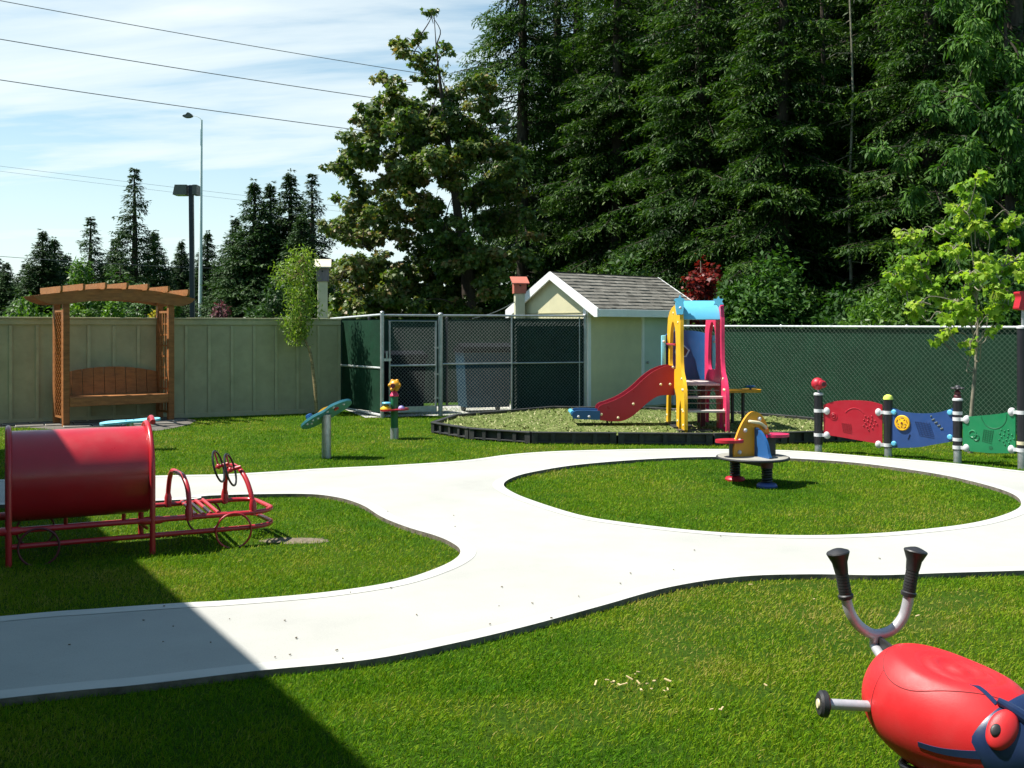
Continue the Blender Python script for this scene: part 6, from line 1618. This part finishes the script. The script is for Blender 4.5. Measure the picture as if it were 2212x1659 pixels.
_, STAT['broad'] = clump_tree(33, 'broadleaf_tree', 'broadleaf tree with long hanging leaves at the right edge', at_px(2185, 21.0), [(2185, 560), (2180, 400), (2178, 220), (2170, 40), (2165, -60)], 0.15, BCL, 21.0, LANCE, M['broad_leaf'], M['bark'], 0.15, 0.045, 3600, (0.48, 0.2), 0.9, 1.2, hang=0.5)
yb_ = G(2096, 979)
YC = [(2094, 412, 24.3), (2080, 450, 24.3), (2112, 447, 27.8), (2066, 492, 20.8), (2108, 492, 27.8), (1983, 499, 20.8), (2011, 499, 17.4), (2136, 482, 13.9), (2184, 482, 20.8), (2195, 516, 17.4), (1959, 561, 17.4), (1987, 575, 24.3), (2021, 554, 20.8), (2059, 541, 20.8), (2094, 534, 24.3), (2129, 554, 20.8), (1952, 596, 17.4), (1976, 624, 20.8), (2018, 603, 27.8), (2059, 596, 24.3), (2094, 589, 20.8), (1959, 662, 13.9), (1997, 666, 20.8), (2035, 655, 20.8), (2066, 638, 24.3), (2101, 624, 20.8), (2032, 686, 13.9), (2066, 672, 20.8), (2115, 666, 20.8), (2146, 655, 24.3), (2178, 638, 20.8), (2202, 603, 24.3), (2184, 575, 20.8), (2112, 690, 17.4), (2046, 718, 14.6), (2066, 737, 15.6), (2087, 744, 13.9), (2108, 711, 12.5), (2157, 617, 20.8), (2202, 655, 20.8), (2226, 506, 20.8), (2240, 554, 24.3), (2237, 603, 24.3), (2233, 645, 20.8), (2094, 388, 13.9), (2254, 586, 20.8)]
_, STAT['young'] = clump_tree(45, 'young_tree', 'young yellow-green maple with thin stem behind the green play panel', yb_, [(2098, 900), (2108, 780), (2112, 690), (2104, 580), (2094, 470), (2092, 415)], 0.032, YC, 13.74, MAPLE, M['young_leaf'], M['bark_pale'], 0.08, 0.09, 4000, (0.55, 0.22), 0.5, 0.55, origin=0.72, spread=1.35)
# slender crooked tree by the painted fence: hand laid stem, narrow leafy column
base = Vector(at_px(684, 19.95)); kY = 19.95
t = thing('slender_tree', 'slender crooked young tree with narrow pale green crown by the olive fence', 'tree', base)
stem = spline([base+Vector((0, 0, -0.03))]+[D(x, y, kY) for x, y in ((681, 845), (676, 800), (671, 765), (661, 738), (650, 714), (652, 670), (655, 620), (652, 570), (657, 545))], 4)
mb = MB(); k_ = len(stem)
mb.tube(stem, [0.03*(1-0.75*i/k_)+0.005 for i in range(k_)], 8)
side = [D(x, y, kY) for x, y in ((640, 715), (625, 700), (632, 660), (622, 600), (600, 585), (612, 560), (668, 660), (672, 610), (668, 560))]
mb.tube([D(662, 739, kY), D(648, 722, kY), D(636, 710, kY)], [0.014, 0.009, 0.004], 6)
r = np.random.default_rng(9); C, Dd = [], []
for i in range(150):
    y = r.uniform(545, 735); fr = (y-545)/190
    cxp = 652 if y > 620 else 650
    wpx = 26 if y < 690 else 26*(740-y)/50+4
    if y < 575: wpx = 16+ (y-545)*0.4
    x = cxp+r.uniform(-1, 1)*wpx-(8 if y > 690 else 0)+ (4 if y < 600 else 0)
    if 580 < y < 625 and r.random() < 0.28: x = r.uniform(595, 625); y = r.uniform(572, 615)
    p = D(x, y, kY)+Vector((0, r.uniform(-0.28, 0.28), 0))
    sp = stem[min(k_-1, max(0, int(k_*(0.5+0.5*(1-fr)))))]
    mb.tube([sp, (sp+p)/2+Vector((0, 0, -0.05)), p], [0.005, 0.004, 0.002], 4, caps=False)
    m_ = 21
    C.append(np.array(p)[None, :]+r.normal(0, 0.075, (m_, 3))); Dd.append(r.normal(0, 0.5, (m_, 3))+np.array([0, 0, -0.35]))
mb.build('trunk', M['bark_thin'], t, t)
C = np.concatenate(C)-np.array(base); Dd = np.concatenate(Dd); n_ = len(C)
Ls = 0.085*r.uniform(0.6, 1.2, n_)
v, fc = leaves(LANCE, C, Dd, r.normal(0, 0.5, (n_, 3))+np.array([0, -0.3, 1.0]), Ls, Ls*0.3, 0.2)
np_mesh('crown', v, fc, np.repeat(np.clip(0.45+r.normal(0, 0.2, n_), 0, 1), 6), M['willow_leaf'], t)

# shrubs: clumps of leaf tufts on short stems
def shrub(seed, px, ytop, Y, wpx, leafm, label, name='shrub', L=0.10, W=0.05, tmpl=RH, n=2600, tint=(0.45, 0.2), ybot=None, group=None, depth=1.0, cat='shrub', lobes=9):
    r = np.random.default_rng(seed)
    base = Vector(at_px(px, Y)); h_ = EYE-(ytop-HY)/F*Y; wd_ = wpx/F*Y/2
    t = thing(name, label, cat, base, 0, group)
    mb = MB(); C, Nn, TT = [], [], []
    for i in range(lobes):
        a = i*2.4; q = math.sqrt((i+0.5)/lobes)
        c = np.array([math.cos(a)*q*wd_*0.75, math.sin(a)*q*wd_*0.75*depth, h_*(0.62-0.3*q*r.random())])
        rad = wd_*r.uniform(0.3, 0.5); rz_ = min(h_*0.42, rad*1.4)*r.uniform(0.8, 1.2)
        if i == 0: c[2] = h_-rz_
        mb.tube([(c[0]*0.1, c[1]*0.1, -0.05), (c[0]*0.6, c[1]*0.6, c[2]*0.5), tuple(c)], [0.03, 0.02, 0.006], 5)
        m_ = n//lobes
        o = rnd_dir(r, m_)*(0.45+0.65*r.random(m_)[:, None]**0.7)
        o = o*(1+0.25*np.sin(o[:, 0:1]*7+i)*np.cos(o[:, 2:3]*6))
        C.append(c[None, :]+o*np.array([rad, rad*depth, rz_])[None, :]); Nn.append(o)
        TT.append(np.clip(tint[0]+r.normal(0, 0.08)+r.normal(0, tint[1], m_), 0, 1))
        # skirt down to the ground
        m2 = m_//2; o = rnd_dir(r, m2); zz_ = r.random(m2)*c[2]
        C.append(np.stack([c[0]+o[:, 0]*rad*0.9, c[1]+o[:, 1]*rad*0.9*depth, zz_], 1)); Nn.append(o); TT.append(np.clip(tint[0]-0.1+r.normal(0, tint[1], m2), 0, 1))
    C = np.concatenate(C); Nn = np.concatenate(Nn); TT = np.concatenate(TT); k = len(C)
    C[:, 2] = np.maximum(C[:, 2], 0.03)
    Dd = Nn*0.5+r.normal(0, 0.6, (k, 3))+np.array([0, 0, -0.1])
    Ls = L*r.uniform(0.6, 1.3, k)
    v, fc = leaves(tmpl, C, Dd, Nn+np.array([0, 0, 0.5])+r.normal(0, 0.4, (k, 3)), Ls, Ls*(W/L), 0.2)
    mb.build('stem', M['bark'], t); np_mesh('foliage', v, fc, np.repeat(TT, len(tmpl)), leafm, t)
shrub(1, 45, 640, 30, 150, M['shrub_leaf'], 'bright green leafy shrub at the far left above the olive fence', L=0.14, W=0.07, n=5200)
shrub(2, 165, 560, 34, 120, M['shrub_leaf'], 'light green small tree behind the left post of the arbour', 'small_tree', L=0.15, W=0.07, n=5200, cat='tree')
shrub(3, 235, 648, 27, 120, M['shrub_leaf'], 'mid green shrub showing under the arbour beam', L=0.12, W=0.06, n=4000)
shrub(4, 372, 645, 29, 55, M['shrub_leaf'], 'narrow green shrub between the arbour and the dark lamp post', L=0.12, W=0.06, n=2600)
shrub(5, 472, 655, 30, 70, M['plum_leaf'], 'purple leaved shrub right of the pale street lamp', L=0.12, W=0.06, n=2600)
shrub(6, 330, 668, 23, 70, M['yellow_leaf'], 'small yellow flowering shrub behind the right arbour post', L=0.06, W=0.05, n=900, lobes=5)
shrub(7, 590, 600, 27, 110, M['cedar_leaf'], 'dark green bushy tree behind the slender crooked tree', 'small_tree', L=0.13, W=0.05, n=5200, tint=(0.2, 0.16), cat='tree')
shrub(8, 780, 575, 29, 200, M['maple_leaf'], 'bushy undergrowth below the left side of the leafy maple', 'undergrowth', L=0.17, W=0.14, n=6500, tint=(0.25, 0.2))
shrub(9, 920, 600, 30, 190, M['maple_leaf'], 'bushy undergrowth behind the swing gate', 'undergrowth', L=0.17, W=0.14, n=6000, tint=(0.25, 0.2))
shrub(10, 1060, 600, 29, 170, M['broad_leaf'], 'dark undergrowth left of the red nest box', 'undergrowth', L=0.16, W=0.09, n=5200, tint=(0.2, 0.18))
shrub(11, 1330, 545, 27.5, 260, M['cedar_leaf'], 'dark undergrowth behind the shed roof', 'undergrowth', L=0.16, W=0.07, n=8000, tint=(0.25, 0.2))
shrub(12, 1650, 545, 25.5, 240, M['broad_leaf'], 'dark undergrowth right of the red leaved maple', 'undergrowth', L=0.16, W=0.08, n=7500, tint=(0.28, 0.18))
shrub(13, 1800, 620, 24.5, 160, M['broad_leaf'], 'low dark undergrowth below the bare stems', 'undergrowth', L=0.15, W=0.07, n=4500, tint=(0.15, 0.15))
shrub(14, 1935, 530, 20.5, 240, M['shrub_leaf'], 'light green arching shrub left of the young yellow-green tree', L=0.13, W=0.045, tmpl=LANCE, n=8500, tint=(0.28, 0.16), lobes=13)
shrub(15, 2140, 560, 19.2, 230, M['broad_leaf'], 'dark leafy shrub behind the young yellow-green tree', L=0.14, W=0.06, tmpl=LANCE, n=7000, tint=(0.25, 0.18), lobes=11)
_, STAT['red'] = broad(61, at_px(1512, 23.6), 3.45, 0.95, 0.05, 1, MAPLE, M['red_leaf'], M['bark_pale'], 0.09, 0.10, 9, 'japanese_maple', 'small red leaved maple behind the play tower roof', fork_z=0.35, tip_rad=0.20, tint=(0.4, 0.2), up_bias=0.3, nlimbs=12, drop=0.5)

# --- far conifers on the left
conifer_kind('spire', M['fir_far'], 0.22, seed=11, H=11, Rb=2.0, z0=0.8, whorl=0.42, per=7, droop=0.14, leafL=0.20, leafW=0.065, shape=0.85, up=0.2, twig_k=9.0, gap=0.12)
conifer_kind('dense', M['fir_far'], 0.25, seed=12, H=10, Rb=2.7, z0=0.3, whorl=0.26, per=10, droop=0.22, leafL=0.19, leafW=0.065, shape=0.95, twig_k=8.5, gap=0.05)
conifer_kind('cedar', M['cedar_leaf'], 0.15, seed=13, H=5.5, Rb=2.4, z0=0.3, whorl=0.40, per=6, droop=0.35, leafL=0.22, leafW=0.09, shape=0.6, twig_k=6.5, gap=0.1)
far = 'far conifers beyond the olive fence'
def far_tree(key, x, ytop, Y, Hk, wk, rz_, lab):
    H = EYE-(ytop-HY)/F*Y; s = H/Hk
    wk *= {'spire': 1.25, 'dense': 1.55, 'cedar': 1.1}[key]
    tree_from(key, 'conifer_tree', lab, 'conifer', at_px(x, Y), rz_, (s*wk, s*wk, s), far)
far_tree('spire', 290, 362, 62, 11, 1.02, 0.3, 'tall open spire conifer above the middle of the arbour')
far_tree('dense', 92, 498, 66, 10, 0.95, 1.1, 'dark conifer at the far left above the bright shrub')
far_tree('dense', 118, 515, 70, 10, 1.0, 2.1, 'rounder dark conifer just right of the far left one')
far_tree('spire', 196, 468, 64, 11, 1.25, 3.3, 'short pointed conifer between the far left pair and the tall spire')
far_tree('dense', 250, 512, 68, 10, 1.0, 0.8, 'dark conifer low behind the tall spire')
far_tree('dense', 335, 500, 66, 10, 0.85, 2.9, 'dark conifer right of the tall spire')
far_tree('dense', 392, 520, 72, 10, 0.8, 4.4, 'low dark conifer left of the two lamp posts')
far_tree('dense', 448, 500, 70, 10, 0.8, 5.1, 'low dark conifer right of the two lamp posts')
far_tree('dense', 508, 470, 60, 10, 0.9, 0.6, 'dark conifer on the left slope of the big clump')
far_tree('dense', 550, 392, 58, 10, 0.85, 1.9, 'tall conifer, left peak of the big dark clump')
far_tree('dense', 585, 396, 61, 10, 0.8, 3.7, 'tall conifer, second peak of the big dark clump')
far_tree('dense', 628, 372, 59, 10, 0.85, 2.5, 'tallest conifer, middle peak of the big dark clump')
far_tree('spire', 674, 374, 57, 11, 1.05, 5.9, 'slim conifer on the right edge of the big dark clump')
far_tree('dense', 650, 470, 52, 10, 1.0, 4.9, 'low wide conifer before the big dark clump')
far_tree('dense', 10, 590, 70, 10, 1.3, 0.1, 'low dark conifer cut by the left edge')
far_tree('cedar', 260, 575, 33, 5.5, 1.0, 1.3, 'green drooping cedar behind the arbour beam')
far_tree('cedar', 320, 610, 30, 5.5, 1.0, 2.6, 'lower drooping cedar right of the arbour middle')
# far belt of low wood closing the view under the single conifers
r = np.random.default_rng(77); VV, FF, TI = [], [], []; o_ = 0
me = CONMESH['dense'][0]; nv = len(me.vertices); co = np.empty(nv*3, np.float32); me.vertices.foreach_get('co', co); co = co.reshape(-1, 3)
ti = np.empty(nv, np.float32); me.attributes['tint'].data.foreach_get('value', ti)
for i in range(26):
    x = -120+i*34+r.uniform(-10, 10); Yb = r.uniform(78, 90); yt = r.uniform(545, 600); H_ = EYE-(yt-HY)/F*Yb; s_ = H_/10
    a = r.uniform(0, 2*PI); c_, sn = math.cos(a), math.sin(a); wk = r.uniform(1.5, 2.2)
    p = co*np.array([s_*wk, s_*wk, s_]); p = np.stack([p[:, 0]*c_-p[:, 1]*sn+(x-CX)/F*Yb, p[:, 0]*sn+p[:, 1]*c_+Yb, p[:, 2]], 1)
    VV.append(p); TI.append(ti*0.8)
VV = np.concatenate(VV)
props(np_mesh('far_wood', VV, np.arange(len(VV)).reshape(-1, 4), np.concatenate(TI), M['fir_far']), 'far dark belt of conifer wood low on the horizon at the left', 'wood', kind='stuff')
print('FOLIAGE', {k: v[2] for k, v in CONMESH.items()}, STAT, 'grass', GRASS_N)
